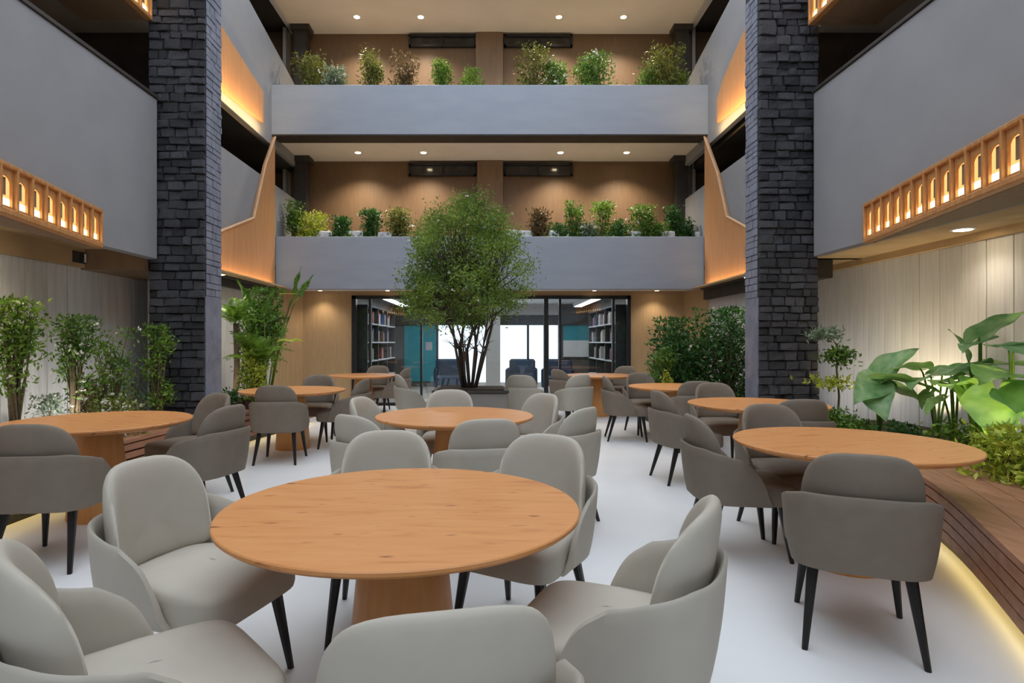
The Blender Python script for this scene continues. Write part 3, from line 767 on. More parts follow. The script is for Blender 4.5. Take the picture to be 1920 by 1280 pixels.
CH = [
 # x, y, fx, fy, label
 (-1.13, 2.33, .93, -.28, 'pale greige tub chair facing right at the left side of the nearest table'),
 (-.89, 1.57, .74, .67, 'pale tub chair cut by the left bottom corner, facing the nearest table'),
 (-.15, 1.36, -.22, .97, 'pale tub chair seen from behind, bottom centre, tucked to the nearest table'),
 (.36, 1.90, -.90, .43, 'pale tub chair facing left at the right side of the nearest table'),
 (-.53, 2.88, .10, -1, 'pale tub chair facing the camera behind the left half of the nearest table'),
 (.13, 2.78, -.50, -.86, 'pale tub chair facing the camera behind the right half of the nearest table'),
 (-.86, 5.05, 1, -.25, 'tub chair facing right at the far left of the middle aisle table'),
 (-.74, 4.12, .62, .78, 'tub chair with its back to us at the near left of the middle aisle table'),
 (-.42, 5.62, .03, -1, 'tub chair facing the camera directly behind the middle aisle table'),
 (.24, 5.30, -.80, -.60, 'tub chair facing left at the far right of the middle aisle table'),
 (.43, 4.50, -.80, .60, 'tub chair seen from outside at the near right of the middle aisle table'),
 (-.10, 3.98, -.22, .97, 'tub chair with its back to us at the near side of the middle aisle table'),
 (1.69, 2.80, .40, .92, 'dark tub chair seen full from behind at the table by the right bench'),
 (1.60, 3.88, .99, -.06, 'tub chair in profile facing right at the table by the right bench'),
 (2.09, 4.24, .05, -1, 'tub chair facing the camera behind the table by the right bench'),
 (2.60, 5.25, .08, 1, 'tub chair with dark back before the table in front of the right pillar'),
 (2.55, 6.65, 0, -1, 'tub chair facing the camera behind the table in front of the right pillar'),
 (1.90, 5.86, 1, .12, 'tub chair in profile at the aisle side of the table before the right pillar'),
 (2.50, 7.55, .05, 1, 'tub chair with its back to us before the far table at the green bush'),
 (2.28, 8.90, .15, -1, 'tub chair facing the camera behind the far table at the green bush'),
 (1.86, 8.30, 1, -.1, 'tub chair in profile at the aisle side of the far table at the green bush'),
 (1.36, 10.5, .85, .5, 'dark tub chair back to us at the far table right of the glass front'),
 (2.45, 11.55, -.6, -.8, 'tub chair behind the pedestal of the far table right of the glass front'),
 (-2.72, 3.74, -.10, 1, 'tub chair cut by the left edge with its back to us, near the left table'),
 (-2.70, 5.28, -.55, -.84, 'tub chair facing left behind the round table by the left shrubs'),
 (-2.26, 4.55, -.97, .22, 'tub chair seen from outside at the aisle side of the left table'),
 (-2.42, 6.82, -.08, 1, 'tub chair with its back to us at the table beyond the left pillar'),
 (-2.48, 8.28, .05, -1, 'tub chair facing the camera behind the table beyond the left pillar'),
 (-1.95, 7.72, -1, .10, 'tub chair seen from outside at the aisle side of the table beyond the left pillar'),
 (-1.86, 10.9, -1, .18, 'grey tub chair in profile at the far table left of the glass front'),
 (-2.30, 11.68, .0, -1, 'tub chair facing the camera behind the far table left of the glass front'),
 (-1.12, 8.9, .95, .3, 'pale tub chair left of the tree planter facing right'),
 (.46, 8.85, .25, .97, 'pale tub chair right of the tree planter with its back to us'),
 (1.12, 8.95, -.55, .83, 'pale tub chair standing second to the right of the tree planter'),
]
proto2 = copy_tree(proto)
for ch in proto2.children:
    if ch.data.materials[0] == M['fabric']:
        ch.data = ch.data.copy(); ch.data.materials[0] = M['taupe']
used = set()
for (x, y, fx, fy, lab) in CH:
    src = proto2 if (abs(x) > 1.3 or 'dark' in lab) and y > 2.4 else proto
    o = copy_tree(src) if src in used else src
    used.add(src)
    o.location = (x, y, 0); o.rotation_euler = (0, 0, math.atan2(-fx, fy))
    tag(o, lab, 'chair', 'taupe tub chairs')

# ================================================================== PLANTS
def leaves_obj(name, pts, size, mat_, seed, parent, up=.35, wid=.42, stuff=True):
    r = np.random.default_rng(seed); n = len(pts); pts = np.asarray(pts, float)
    d = r.normal(size=(n, 3)); d[:, 2] += up; d /= np.linalg.norm(d, axis=1, keepdims=True)
    q = r.normal(size=(n, 3)); q[:, 2] += .6; s = np.cross(d, q); s /= np.linalg.norm(s, axis=1, keepdims=True)+1e-9
    nn = np.cross(s, d); ln = size*r.uniform(.65, 1.35, size=(n, 1))
    v = np.empty((n, 4, 3)); v[:, 0] = pts; v[:, 1] = pts+d*ln*.5+s*ln*wid*.5+nn*ln*.07
    v[:, 2] = pts+d*ln; v[:, 3] = pts+d*ln*.5-s*ln*wid*.5+nn*ln*.07
    me = bpy.data.meshes.new(name); me.vertices.add(n*4); me.loops.add(n*4); me.polygons.add(n)
    me.vertices.foreach_set('co', v.ravel()); me.loops.foreach_set('vertex_index', np.arange(n*4, dtype=np.int32))
    me.polygons.foreach_set('loop_start', np.arange(0, n*4, 4, dtype=np.int32)); me.update(); me.validate()
    me.materials.append(mat_)
    o = bpy.data.objects.new(name, me); COL.objects.link(o); o.parent = parent
    if stuff: o['kind'] = 'stuff'
    return o
def shrub(name, label, cat, loc, h, r, mat_, seed, n=900, size=.05, low=.12, stems=5, clusters=16, spread=.16, shape='bush', flowers=0, twig=None, group=None, wid=.42, lean=(0, 0), bounds=None):
    R = random.Random(seed); t = thing(name, label, cat, loc, 0, group)
    cs = []
    for k in range(clusters):
        while True:
            u, v, w_ = R.uniform(-1, 1), R.uniform(-1, 1), R.uniform(0, 1)
            if shape == 'bush' and u*u+v*v < 1-(w_*.95)**2.2: break
            if shape == 'column' and u*u+v*v < (1-abs(w_-.6)**2*1.2)*(.9): break
            if shape == 'vase' and u*u+v*v < (.25+.75*w_)**2*(1 if w_ < .8 else .7): break
        z = (low+(1-low)*w_)*h
        cs.append(Vector((u*r*.85+lean[0]*w_, v*r*.85+lean[1]*w_, min(z, h-size*.8))))
    st = MB()
    for k, c in enumerate(cs):
        b = Vector((R.uniform(-.12, .12)*r, R.uniform(-.12, .12)*r, 0)) if stems > 1 else Vector((0, 0, 0))
        m1 = b.lerp(c, .5)+Vector((R.uniform(-.08, .08)*r, R.uniform(-.08, .08)*r, .08*h)); rr = max(.004, .011*h**.5)
        st.tube([b, b.lerp(m1, .55), m1, c], [rr, rr*.8, rr*.6, rr*.3], 5)
    st.build('stems', twig or M['twig'], t)['kind'] = 'stuff'
    g = np.random.default_rng(seed); pick = g.integers(0, len(cs), n); C = np.array([tuple(c) for c in cs])
    p = C[pick]+g.normal(size=(n, 3))*np.array([spread*r*1.6, spread*r*1.6, spread*min(h, r*2)])
    p[:, 2] = np.clip(p[:, 2], .04, h)
    def fit(p):
        ok = np.hypot(p[:, 0], p[:, 1]) < r*1.2
        if bounds:
            m_ = size*.9
            ok &= (p[:, 0]+loc[0] > bounds[0]+m_) & (p[:, 0]+loc[0] < bounds[1]-m_) & (p[:, 1]+loc[1] > bounds[2]+m_) & (p[:, 1]+loc[1] < bounds[3]-m_)
        return p[ok]
    p = fit(p)
    leaves_obj('foliage', p, size, mat_, seed, t, wid=wid)
    if flowers:
        fp = C[g.integers(0, len(cs), flowers)]+g.normal(size=(flowers, 3))*spread*r*2.2; fp[:, 2] = np.clip(fp[:, 2], .05, h); fp = fit(fp)
        fp = np.repeat(fp, 5, axis=0)
        leaves_obj('blossom', fp, size*.75, M['white_flower'], seed+1, t, wid=.7)
    return t

# ---- the tree in its planter
PX, PY = X(880, 8.0), 8.0
t = thing('tree_planter', 'taupe box planter holding the tree in the middle of the hall', 'planter', (X(884, 7.95), 7.95, 0))
MB().bev(-.47, .47, -.35, .35, 0, .70, .012).build('planter_box', M['planter'], t)
MB().box(-.49, .49, -.37, .37, .70, .73).build('rim', M['dark'], t)
MB().box(-.43, .43, -.31, .31, .73, .745).build('soil', M['soil'], t)
tree = thing('tree', 'multi-stemmed leafy green tree growing in the taupe box planter', 'tree', (X(880, 7.95), 7.95, .74))
R = random.Random(3); tb = MB(); tips = []
prof = [(1.55, .45, -.12), (1.75, .72, -.06), (2.0, .86, -.02), (2.25, .92, .0), (2.5, .84, -.03), (2.75, .74, -.06), (2.95, .52, -.02), (3.12, .30, .04), (3.24, .12, .06)]
def prad(z):
    for (a, b) in zip(prof[:-1], prof[1:]):
        if a[0] <= z <= b[0]:
            f = (z-a[0])/(b[0]-a[0]); return a[1]+(b[1]-a[1])*f, a[2]+(b[2]-a[2])*f
    return 0, 0
ncl = 0; cl = []
while ncl < 190:
    z = R.uniform(1.6, 3.22); rr, cx = prad(z); a = R.uniform(0, 2*PI); q = rr*math.sqrt(R.uniform(.05, 1))*.95
    if R.random() > (rr/.92)**1.2+.1: continue
    cl.append(Vector((cx+q*math.cos(a), q*math.sin(a)*.9, z-.74))); ncl += 1
for k in range(6): cl.append(Vector((-.62+R.uniform(-.18, .12), R.uniform(-.3, .2), R.uniform(1.75, 1.95)-.74)))
mains = []
for k in range(11):
    a = 2*PI*k/11+R.uniform(-.2, .2); o = Vector((.09*math.cos(a), .07*math.sin(a), 0)); e = Vector((.40*math.cos(a)*R.uniform(.6, 1.15), .34*math.sin(a)*R.uniform(.6, 1.1), R.uniform(1.0, 1.35)))
    m1 = o.lerp(e, .35)+Vector((R.uniform(-.05, .05), R.uniform(-.05, .05), .10)); m2 = o.lerp(e, .7)+Vector((R.uniform(-.06, .06), R.uniform(-.06, .06), .05))
    b1 = R.uniform(.015, .026)
    tb.tube([o, m1, m2, e], [b1, b1*.8, b1*.65, b1*.5], 7); mains += [m1, m2, e, m2.lerp(e, .5)]
for c in cl:
    s_ = min(mains, key=lambda q: (q-c).length+.6*max(0, q.z-c.z+.1)); mid = s_.lerp(c, .5)+Vector((R.uniform(-.06, .06), R.uniform(-.06, .06), R.uniform(0, .06)))
    tb.tube([s_, mid, c], [.011, .007, .003], 5)
for k in range(150):          # bare twigs under the crown
    s_ = R.choice(mains); d = Vector((R.uniform(-1, 1), R.uniform(-1, 1), R.uniform(.2, 1))).normalized()*R.uniform(.15, .3)
    tb.tube([s_, s_+d*.6+Vector((0, 0, .02)), s_+d], [.006, .004, .002], 4)
tb.build('trunk', M['bark'], tree, True)
g = np.random.default_rng(8); C = np.array([tuple(c) for c in cl]); N = 30000
p = C[g.integers(0, len(C), N)]+g.normal(size=(N, 3))*np.array([.085, .085, .085])
leaves_obj('foliage', p, .046, L['tree'], 4, tree, wid=.36)
fp = np.repeat(C[g.integers(0, len(C), 60)]+g.normal(size=(60, 3))*.1, 4, axis=0)
leaves_obj('blossom', fp, .03, M['white_flower'], 6, tree, wid=.7)

# ---- left bed shrubs
BZ = .40
S = lambda name, lab, px, Y, top, r, mt, seed, **k: shrub(name, lab, 'shrub', (X(px, Y), Y, BZ), Z(top, Y)-BZ, r, mt, seed, **k)
S('shrub', 'tall leafy green shrub at the left picture edge against the pale wall', 30, 5.5, 565, .24, L['fresh'], 21, n=1700, size=.055, low=.25, shape='vase', clusters=26, flowers=8)
S('shrub', 'tall thin shrub with white flowers, second from the left edge against pale wall', 140, 6.1, 595, .22, L['green'], 22, n=1300, size=.05, low=.2, shape='vase', clusters=20, flowers=26)
S('shrub', 'bright green shrub third from the left edge against the pale wall', 212, 6.45, 618, .22, L['fresh'], 23, n=1500, size=.05, low=.1, shape='column', clusters=22, flowers=14)
S('shrub', 'slender dark-stemmed shrub standing in front of the left stone pillar', 298, 6.78, 612, .17, L['fresh'], 24, n=1100, size=.05, low=.12, shape='column', clusters=18)
S('flowering_shrub', 'low bush with small white flowers before the third left shrub', 215, 5.95, 745, .30, L['olive'], 25, n=1100, size=.045, low=.05, flowers=50, clusters=18)
S('flowering_shrub', 'low pale flowering bush between the two leftmost tall shrubs', 88, 5.75, 745, .22, L['sage'], 26, n=800, size=.045, low=.05, flowers=40)
S('low_shrub', 'low brownish bush between second and third left shrub', 175, 6.4, 705, .22, L['brown'], 27, n=900, size=.045, low=.05)
S('low_shrub', 'thin twiggy greyish bush between third left shrub and stone pillar', 255, 6.7, 660, .2, L['sage'], 28, n=500, size=.04, low=.1)

# ---- frond and big-leaf builders
def frond_mesh(name, mat_, length=.6, n=16, leaf=.2, droop=.5, wid=.035, seed=1):
    m = MB(); R = random.Random(seed); pts = []
    for i in range(n+1):
        f = i/n; pts.append(Vector((0, length*f, length*.55*f-droop*length*f*f)))
    m.tube(pts, [.006*(1-.7*i/n) for i in range(n+1)], 5)
    for i in range(2, n+1):
        f = i/n; ll = leaf*math.sin(PI*min(1, .15+f*.85))**.7
        for s in (-1, 1):
            p = pts[i]; d = Vector((s*.85, .5, -.12+R.uniform(-.1, .1))).normalized(); b = Vector((0, 1, 0))
            a = p+d*ll*.45
            m.add([p-b*wid*.3, a-b*wid*.6+Vector((0,0,.008)), p+d*ll, a+b*wid*.6+Vector((0,0,.008))], [(0, 1, 2, 3)])
    return m.mesh(name, mat_)
def blade_mesh(name, mat_, wd=.30, curl=.12, droop=.25, wave=.03, notch=True, seed=0, pointy=1.5):
    """heart-shaped blade of unit length along +y, attached at the origin"""
    m = MB(); R = random.Random(seed); S_ = 14; cols = [-1, -.8, -.45, 0, .45, .8, 1]; vs_ = []; fs = []
    s0 = -.28 if notch else 0
    for i in range(S_+1):
        s = s0+(1-s0)*i/S_
        if s > .12: w_ = wd*(1-((s-.12)/.88)**pointy)
        else: w_ = wd*math.sqrt(max(.0, 1-((.12-s)/(.42 if notch else .13))**2))
        for v in cols:
            x = v*w_; y = s if abs(v) > .1 or not notch else max(s, 0)
            z = curl*abs(v)**1.5*w_/wd*.6-droop*max(0, s)**2+wave*math.sin(s*11+v*2+seed)*abs(v)
            vs_.append((x, y, z))
    W = len(cols)
    for i in range(S_):
        for k in range(W-1): fs.append((i*W+k, i*W+k+1, (i+1)*W+k+1, (i+1)*W+k))
    return m.add(vs_, fs).mesh(name, mat_, True)
def leaf_plant(name, label, cat, base, specs, mat_list, stalk=None, wd=.30, notch=True, stalk_r=.012, droop=.25, curl=.12, pointy=1.5):
    """specs: (attach xyz, heading direction xyz, length, roll, material index)"""
    t = thing(name, label, cat, base); B = Vector(base)
    for k, (at, dr, ln, roll, mi) in enumerate(specs):
        A = Vector(at)-B; d = Vector(dr).normalized()
        o = Vector((A.x*.06, A.y*.06, 0)); mid = o.lerp(A, .55)+Vector((0, 0, A.z*.16))
        pts = [o, o.lerp(mid, .5)+Vector((0, 0, A.z*.05)), mid, mid.lerp(A, .6)+Vector((0, 0, A.z*.05)), A]
        MB().tube(pts, [stalk_r, stalk_r*.9, stalk_r*.8, stalk_r*.65, stalk_r*.5], 7).build('leaf_stalk', stalk or M['stem'], t, True)
        ln *= 1.12
        ob = place('leaf', blade_mesh('leaf', mat_list[mi], wd, curl, droop, seed=k, notch=notch, pointy=pointy), t)
        up = Vector((0, 0, 1)); side = d.cross(up)
        side = side.normalized() if side.length > 1e-3 else Vector((1, 0, 0))
        u = side.cross(d); Mx = Matrix((side, d, u)).transposed().to_4x4()
        ob.matrix_local = Matrix.Translation(A) @ Mx @ Matrix.Rotation(roll, 4, 'Y') @ Matrix.Scale(ln, 4)
    return t
def at(px, py, Y): return (X(px, Y), Y, Z(py, Y))
# ---- right bed: big-leaved plants
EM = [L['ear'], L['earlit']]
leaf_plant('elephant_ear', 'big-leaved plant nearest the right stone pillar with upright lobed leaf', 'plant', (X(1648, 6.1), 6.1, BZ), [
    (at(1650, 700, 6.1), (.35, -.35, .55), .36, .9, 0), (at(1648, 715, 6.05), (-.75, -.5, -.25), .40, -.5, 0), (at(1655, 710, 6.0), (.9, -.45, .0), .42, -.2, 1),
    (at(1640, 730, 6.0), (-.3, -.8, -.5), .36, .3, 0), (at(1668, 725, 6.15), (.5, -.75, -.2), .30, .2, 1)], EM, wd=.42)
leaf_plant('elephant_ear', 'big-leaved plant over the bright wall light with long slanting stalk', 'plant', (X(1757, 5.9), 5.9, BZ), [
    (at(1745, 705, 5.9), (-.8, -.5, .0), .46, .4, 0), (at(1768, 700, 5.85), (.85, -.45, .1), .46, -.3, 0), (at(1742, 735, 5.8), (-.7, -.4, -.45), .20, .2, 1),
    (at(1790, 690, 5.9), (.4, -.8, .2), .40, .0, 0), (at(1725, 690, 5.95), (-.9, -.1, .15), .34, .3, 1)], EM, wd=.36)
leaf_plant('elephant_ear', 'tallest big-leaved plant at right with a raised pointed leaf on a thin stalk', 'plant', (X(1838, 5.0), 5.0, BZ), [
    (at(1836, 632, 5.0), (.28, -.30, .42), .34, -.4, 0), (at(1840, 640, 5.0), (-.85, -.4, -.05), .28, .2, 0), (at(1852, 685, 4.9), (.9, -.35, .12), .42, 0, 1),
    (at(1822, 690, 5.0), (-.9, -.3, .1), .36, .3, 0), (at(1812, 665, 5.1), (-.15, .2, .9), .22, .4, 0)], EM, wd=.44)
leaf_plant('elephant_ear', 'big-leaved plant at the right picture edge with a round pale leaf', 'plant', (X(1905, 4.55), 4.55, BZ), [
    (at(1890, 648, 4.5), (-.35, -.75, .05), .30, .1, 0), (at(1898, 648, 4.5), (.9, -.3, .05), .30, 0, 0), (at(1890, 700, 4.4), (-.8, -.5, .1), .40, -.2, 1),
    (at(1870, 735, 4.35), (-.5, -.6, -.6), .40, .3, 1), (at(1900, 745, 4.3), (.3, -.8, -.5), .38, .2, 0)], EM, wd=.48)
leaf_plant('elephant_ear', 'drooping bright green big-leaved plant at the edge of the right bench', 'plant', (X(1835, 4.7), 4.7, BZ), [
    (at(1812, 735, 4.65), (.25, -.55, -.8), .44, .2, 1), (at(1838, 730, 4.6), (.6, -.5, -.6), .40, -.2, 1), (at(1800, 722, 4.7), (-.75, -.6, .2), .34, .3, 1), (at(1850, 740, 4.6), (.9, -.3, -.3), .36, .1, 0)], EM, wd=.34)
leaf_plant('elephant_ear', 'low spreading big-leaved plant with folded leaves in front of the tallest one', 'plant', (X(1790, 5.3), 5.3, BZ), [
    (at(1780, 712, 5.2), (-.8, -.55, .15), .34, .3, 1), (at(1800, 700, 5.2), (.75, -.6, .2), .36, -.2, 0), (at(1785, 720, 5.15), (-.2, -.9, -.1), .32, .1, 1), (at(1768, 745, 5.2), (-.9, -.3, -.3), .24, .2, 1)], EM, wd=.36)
# small layered tree beside the right pillar
t = thing('layered_shrub', 'small thin-stemmed plant with three leafy tiers beside the right pillar', 'plant', (X(1570, 6.85), 6.85, BZ))
hh = Z(618, 6.85)-BZ
MB().tube([(0, 0, 0), (.02, 0, hh*.3), (-.01, 0, hh*.6), (.01, 0, hh*.8), (-.1, 0, hh*.98)], [.014, .012, .010, .007, .004], 7).build('stem', M['twig'], t, True)
g = np.random.default_rng(2)
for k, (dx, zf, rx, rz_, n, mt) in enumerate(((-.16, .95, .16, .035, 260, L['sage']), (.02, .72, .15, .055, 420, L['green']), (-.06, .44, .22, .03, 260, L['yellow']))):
    p = np.stack([dx+g.normal(size=n)*rx*.55, g.normal(size=n)*rx*.4, hh*zf+g.normal(size=n)*rz_], 1)
    leaves_obj('foliage', p, .06, mt, 30+k, t)
RB = lambda name, lab, px, Y, top, r, mt, seed, **k: shrub(name, lab, 'shrub', (X(px, Y), Y, BZ), Z(top, Y)-BZ, r, mt, seed, **k)
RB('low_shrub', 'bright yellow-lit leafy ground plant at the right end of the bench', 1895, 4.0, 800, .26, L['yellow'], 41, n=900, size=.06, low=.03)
RB('low_shrub', 'low green leafy clump under the drooping big leaves by the bench', 1815, 4.95, 790, .30, L['fresh'], 42, n=800, size=.06, low=.03)
RB('low_shrub', 'low dark green clump below the small layered plant', 1562, 6.6, 765, .22, L['green'], 43, n=700, size=.05, low=.03)
RB('low_shrub', 'flat dark green clump at the foot of the slanting stalk plant', 1690, 5.6, 795, .28, L['dark'], 44, n=600, size=.05, low=.02)
RB('low_shrub', 'flat mossy clump between the pillar and first big-leaved plant', 1610, 6.3, 785, .26, L['green'], 45, n=600, size=.045, low=.02)
spot('bed_uplight_or_fill', (X(1712, 6.3), 6.35, .46), 40, (1, .80, .50), 95, .9, (4.85, 6.5, 1.2), .04)
spot('bed_uplight_or_fill', (X(1580, 6.9), 6.95, .46), 16, (1, .85, .5), 100, .9, (4.6, 7.4, 1.4), .04)
spot('bed_uplight_or_fill', (X(1905, 4.2), 4.15, .46), 30, (1, .86, .36), 110, .9, (X(1880, 4.6), 4.6, 1.6), .04)
for yy in (2.4, 3.6, 4.8, 5.9, 6.7):  # unseen fill spots added to brighten the left wall
    spot('bed_uplight_or_fill', (-4.05, yy, .46), 15, (1, .95, .88), 130, .9, (-4.85, yy, 1.1), .06)
for yy in (2.6, 4.2, 5.4, 7.2, 8.2):  # unseen weaker fill spots, added to lift the right wall
    spot('bed_uplight_or_fill', (4.1, yy, .46), 5, (1, .95, .88), 130, .9, (4.85, yy, 1.1), .06)
spot('bed_uplight_or_fill', (-3.85, 8.6, .46), 14, (1, .85, .5), 110, .9, (-4.0, 9.1, 1.5), .04)

# ---- dark bush beyond the right pillar
shrub('bush', 'dense dark green bush right beside the stone pillar beyond right-hand tables', 'bush', (X(1362, 9.45), 9.45, BZ), Z(582, 9.45)-BZ, .60, L['dark'], 51, n=5600, size=.075, low=.02, clusters=64, spread=.19, shape='bush', flowers=14, bounds=(2.6, 4.31, 8.96, 11.6))
shrub('bush', 'dense dark green bush further left before the brown wing wall', 'bush', (X(1268, 9.75), 9.75, BZ), Z(600, 9.75)-BZ, .52, L['dark'], 52, n=5600, size=.075, low=.02, clusters=64, spread=.19, shape='bush', flowers=6, bounds=(2.5, 3.55, 9.12, 11.6))
shrub('bush', 'lower green bush at the left front of the dark bushes', 'bush', (X(1243, 9.25), 9.25, BZ), Z(645, 9.25)-BZ, .22, L['green'], 53, n=1300, size=.06, low=.03, clusters=24, spread=.15)
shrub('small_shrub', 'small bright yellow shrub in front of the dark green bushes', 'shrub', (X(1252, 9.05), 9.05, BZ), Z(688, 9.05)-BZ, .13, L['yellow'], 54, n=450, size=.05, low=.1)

# ---- tropical plants beyond the left pillar
fm = [frond_mesh('frond', L['fresh'], .62, 16, .22, .75, .04, k) for k in range(2)]+[frond_mesh('frond', L['green'], .75, 16, .24, .6, .04, 5)]
def fern(label, px, Y, z, n, scale, seed, mi):
    t = thing('fern', label, 'fern', (X(px, Y), Y, BZ)); R = random.Random(seed); zt = z-BZ
    MB().tube([(0, 0, 0), (.02, 0, zt*.5), (0, 0, zt+.03)], [.05, .042, .036], 9).build('fern_trunk', M['bark'], t)
    for k in range(n):
        place('frond', fm[R.choice(mi)], t, (0, 0, zt+R.uniform(0, .06)), (R.uniform(.2, 1.15), 0, 2*PI*k/n+R.uniform(-.2, .2)), (scale*R.uniform(.8, 1.1),)*3)
fern('bright green fern with long arching fronds beyond the left pillar', 480, 8.6, 1.0, 22, .85, 3, (0, 1))
fern('darker fern raised higher on its trunk close behind the left pillar', 442, 9.0, 1.60, 16, .62, 4, (2, 0))
leaf_plant('banana_plant', 'tall banana-like plant with upright leaves before the left end of balcony', 'plant', (X(500, 9.2), 9.2, BZ), [
    (at(553, 552, 9.2), (.16, -.15, .9), .40, .5, 0), (at(562, 556, 9.2), (.42, -.1, .75), .36, -.3, 0), (at(556, 552, 9.2), (-.8, -.4, .1), .22, 0, 1), (at(520, 640, 9.1), (.95, -.2, .12), .42, .2, 1),
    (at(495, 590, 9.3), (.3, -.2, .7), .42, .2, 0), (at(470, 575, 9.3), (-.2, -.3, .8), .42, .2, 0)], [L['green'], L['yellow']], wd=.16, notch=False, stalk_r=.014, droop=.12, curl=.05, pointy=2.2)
shrub('shrub', 'airy green shrub with fine leaves at the left bench end beyond pillar', 'shrub', (X(488, 9.5), 9.5, BZ), Z(545, 9.5)-BZ, .34, L['green'], 61, n=3400, size=.08, low=.3, clusters=34, spread=.2, shape='column')
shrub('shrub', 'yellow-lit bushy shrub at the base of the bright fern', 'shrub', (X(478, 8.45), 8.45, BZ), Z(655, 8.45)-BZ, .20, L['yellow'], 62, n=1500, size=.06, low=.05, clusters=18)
for k, (px, lab, mt) in enumerate(((428, 'small dark pot with a leafy plant at the bench end nearest the left pillar', L['dark']), (445, 'small dark pot with white flowers, middle of three on the left bench', L['green']), (462, 'small dark pot with pale flowers, right of three on the left bench', L['olive']))):
    Y = 7.95+k*.12
    t = thing('potted_plant', lab, 'potted plant', (X(px, Y), Y, .43), 0, 'small pots on the bench')
    MB().lathe([(.045, 0), (.065, .10), (.068, .10), (.068, .12), (.055, .12), (.052, .105)], 20).build('pot', M['pot'], t, True, 40)
    g = np.random.default_rng(70+k); p = g.normal(size=(140, 3))*np.array([.045, .045, .04])+np.array([0, 0, .19]); p[:, 2] = np.clip(p[:, 2], .115, .4)
    leaves_obj('foliage', p, .05, mt, 70+k, t)
    if k: leaves_obj('blossom', np.repeat(p[:14]+np.array([0, 0, .03]), 4, axis=0), .03, M['white_flower'], 80+k, t, wid=.7)

# ---- balcony planting
def trough(label, y0, y1, z):
    t = thing('planter_trough', label, 'planter', (0, 0, 0))
    MB().box(XL+.15, XR-.15, y0, y1, z-.25, z).build('trough_body', M['planter'], t)
    MB().box(XL+.17, XR-.17, y0+.02, y1-.02, z, z+.01).build('soil', M['soil'], t)
    g = np.random.default_rng(int(z*10)); n = 2600
    xx = np.interp(g.uniform(0, 1, n), np.linspace(0, 1, 40), np.sort(g.uniform(XL+.26, XR-.26, 40)))
    leaves_obj('groundcover', np.stack([xx, g.uniform(y0+.09, y1-.09, n), z+np.abs(g.normal(size=n))*.06+.01], 1), .06, L['green'], int(z*10), t)
trough('long planter trough behind the lower balcony front', 12.13, 12.62, 3.44)
trough('long planter trough behind the upper balcony front', 11.93, 12.42, 6.40)
UP = [(580, 108, .22, 'olive', 700, 10, 'leafy shrub with white flowers at the left end of the upper balcony'),
 (630, 132, .19, 'sage', 600, 20, 'round pale-green bush beside the left end shrub on the upper balcony'),
 (697, 95, .17, 'olive', 700, 0, 'tall feathery shrub on upper balcony under the first downlight'),
 (757, 100, .20, 'brown', 500, 0, 'thin brownish shrub on upper balcony left of the strip window'),
 (830, 120, .15, 'fresh', 500, 0, 'upright bright green shrub below the left upper strip window'),
 (885, 136, .18, 'fresh', 350, 0, 'low bright green clump at the foot of the upper pilaster'),
 (1000, 94, .27, 'olive', 900, 6, 'tall wide olive shrub just right of the upper pilaster'),
 (1042, 124, .20, 'green', 600, 30, 'dark bush dotted with white flowers below the right upper strip window'),
 (1115, 110, .28, 'green', 1100, 16, 'wide dense bush under the third upper balcony downlight'),
 (1215, 140, .18, 'green', 400, 0, 'low rounded green bush near the right end of the upper balcony'),
 (1245, 96, .28, 'olive', 1000, 0, 'tall wide dark olive shrub at the right end of upper balcony'),
 (1278, 139, .10, 'fresh', 220, 0, 'smallest green tuft at the far right end of the upper balcony')]
for k, (px, top, r, mt, n, fl_, lab) in enumerate(UP):
    Y = 12.26; shrub('balcony_shrub', lab, 'shrub', (X(px, Y), Y, 6.41), Z(top-4, Y)-6.41, r*1.35, L[mt], 100+k, n=int(n*2.2), size=.075, low=.04, clusters=22, spread=.21, flowers=fl_, wid=.36, shape='column' if Z(top, Y) > 6.95 else 'bush', group='upper balcony shrubs', bounds=(XL+.03, XR-.03, 11.93, 12.75))
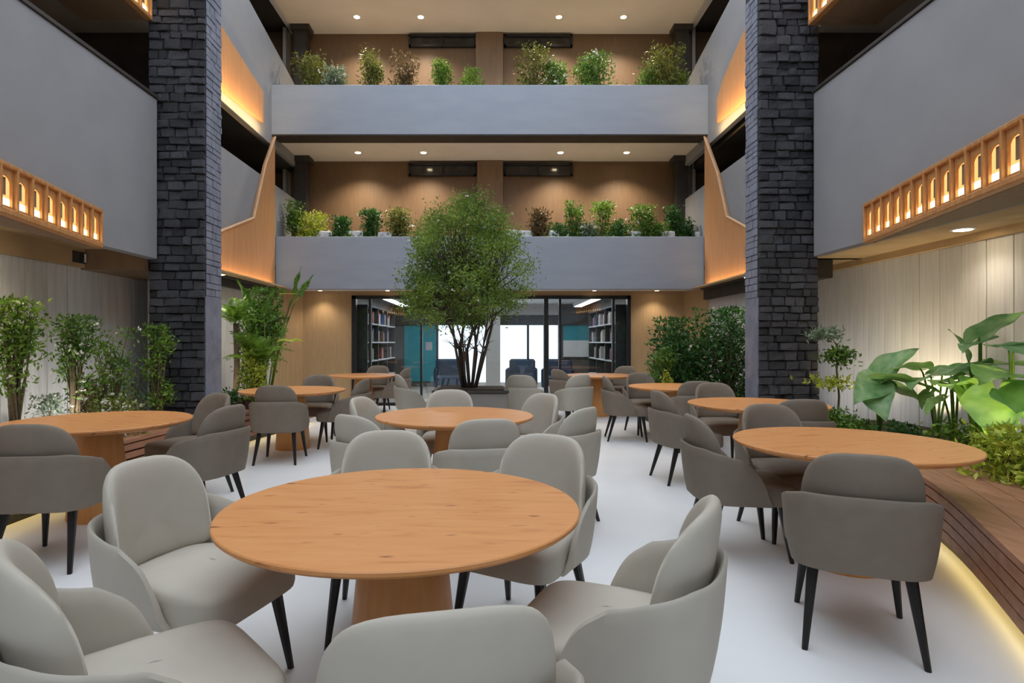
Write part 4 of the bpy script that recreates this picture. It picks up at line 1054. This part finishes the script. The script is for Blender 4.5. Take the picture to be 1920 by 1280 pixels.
LO = [(553, 382, .16, 'green', 500, 0, 'tall green shrub at the left end of the lower balcony'),
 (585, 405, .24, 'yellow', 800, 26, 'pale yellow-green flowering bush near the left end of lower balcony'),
 (640, 412, .15, 'dark', 450, 0, 'small dark bush between pale stones on the lower balcony left half'),
 (696, 400, .17, 'dark', 600, 0, 'dark bushy shrub on the lower balcony under the first downlight'),
 (745, 398, .20, 'olive', 700, 8, 'olive shrub left of the tree crown on the lower balcony'),
 (1012, 398, .17, 'brown', 700, 0, 'brownish-green shrub right of the tree crown on the lower balcony'),
 (1078, 383, .14, 'green', 500, 0, 'upright green shrub below the right end of lower strip window'),
 (1130, 384, .18, 'fresh', 600, 6, 'bright green shrub under the fourth lower downlight left side'),
 (1205, 392, .20, 'green', 600, 8, 'green shrub under the last lower balcony downlight'),
 (1265, 388, .14, 'dark', 500, 0, 'upright dark shrub near the right end of the lower balcony'),
 (1050, 424, .20, 'dark', 500, 8, 'low dark clump between brownish and upright shrubs on the lower balcony'),
 (1102, 424, .18, 'sage', 450, 12, 'low silvery clump between two upright shrubs on the lower balcony'),
 (1165, 420, .22, 'dark', 600, 10, 'low dark clump with white flowers on the lower balcony right half'),
 (1235, 424, .20, 'green', 500, 0, 'low green clump before the upright dark shrub on the lower balcony'),
 (1292, 416, .18, 'dark', 500, 0, 'low broad-leaved clump at the right end of the lower balcony')]
for k, (px, top, r, mt, n, fl_, lab) in enumerate(LO):
    Y = 12.44; shrub('balcony_shrub', lab, 'shrub', (X(px, Y), Y, 3.45), Z(top-3, Y)-3.45, r*1.3, L[mt], 130+k, n=int(n*2.2), size=.075, low=.03, clusters=20, spread=.21, flowers=fl_, wid=.36, shape='column' if Z(top, Y) > 4.0 else 'bush', group='lower balcony shrubs', bounds=(XL+.03, XR-.03, 12.13, 12.95))
rk = random.Random(9)
def rock(px, Y, z, w_, h, label, group):
    b = MB(); b.bev(-w_/2, w_/2, -.09, .09, 0, h, min(.02, h*.3)); b.v = [(x+rk.uniform(-.012, .012), y+rk.uniform(-.012, .012), z_+rk.uniform(-.006, .006)*(z_ > .005)) for x, y, z_ in b.v]
    o = b.build('pale_stone', M['pebble']); o.location = (X(px, Y), Y, z); tag(o, label, 'stone', group)
ORD = ('first', 'second', 'third', 'fourth', 'fifth', 'sixth', 'seventh', 'eighth', 'ninth', 'tenth', 'eleventh')
for k, (px, w_) in enumerate(((535, .2), (562, .14), (665, .24), (722, .22), (788, .32), (855, .26), (920, .30), (950, .32), (1088, .2), (1162, .28), (1185, .2))):
    rock(px, 12.0+.02, 6.41, w_, rk.uniform(.05, .08), '%s pale edging stone from the left on the upper balcony' % ORD[k], 'upper balcony edging stones')
for k, (px, w_) in enumerate(((612, .26), (668, .3), (722, .3), (960, .3), (985, .28), (1038, .22), (1190, .2), (1252, .26), (1310, .2))):
    rock(px, 12.36, 3.45, w_, rk.uniform(.14, .22), '%s pale edging stone from the left on the lower balcony' % ORD[k], 'lower balcony edging stones')
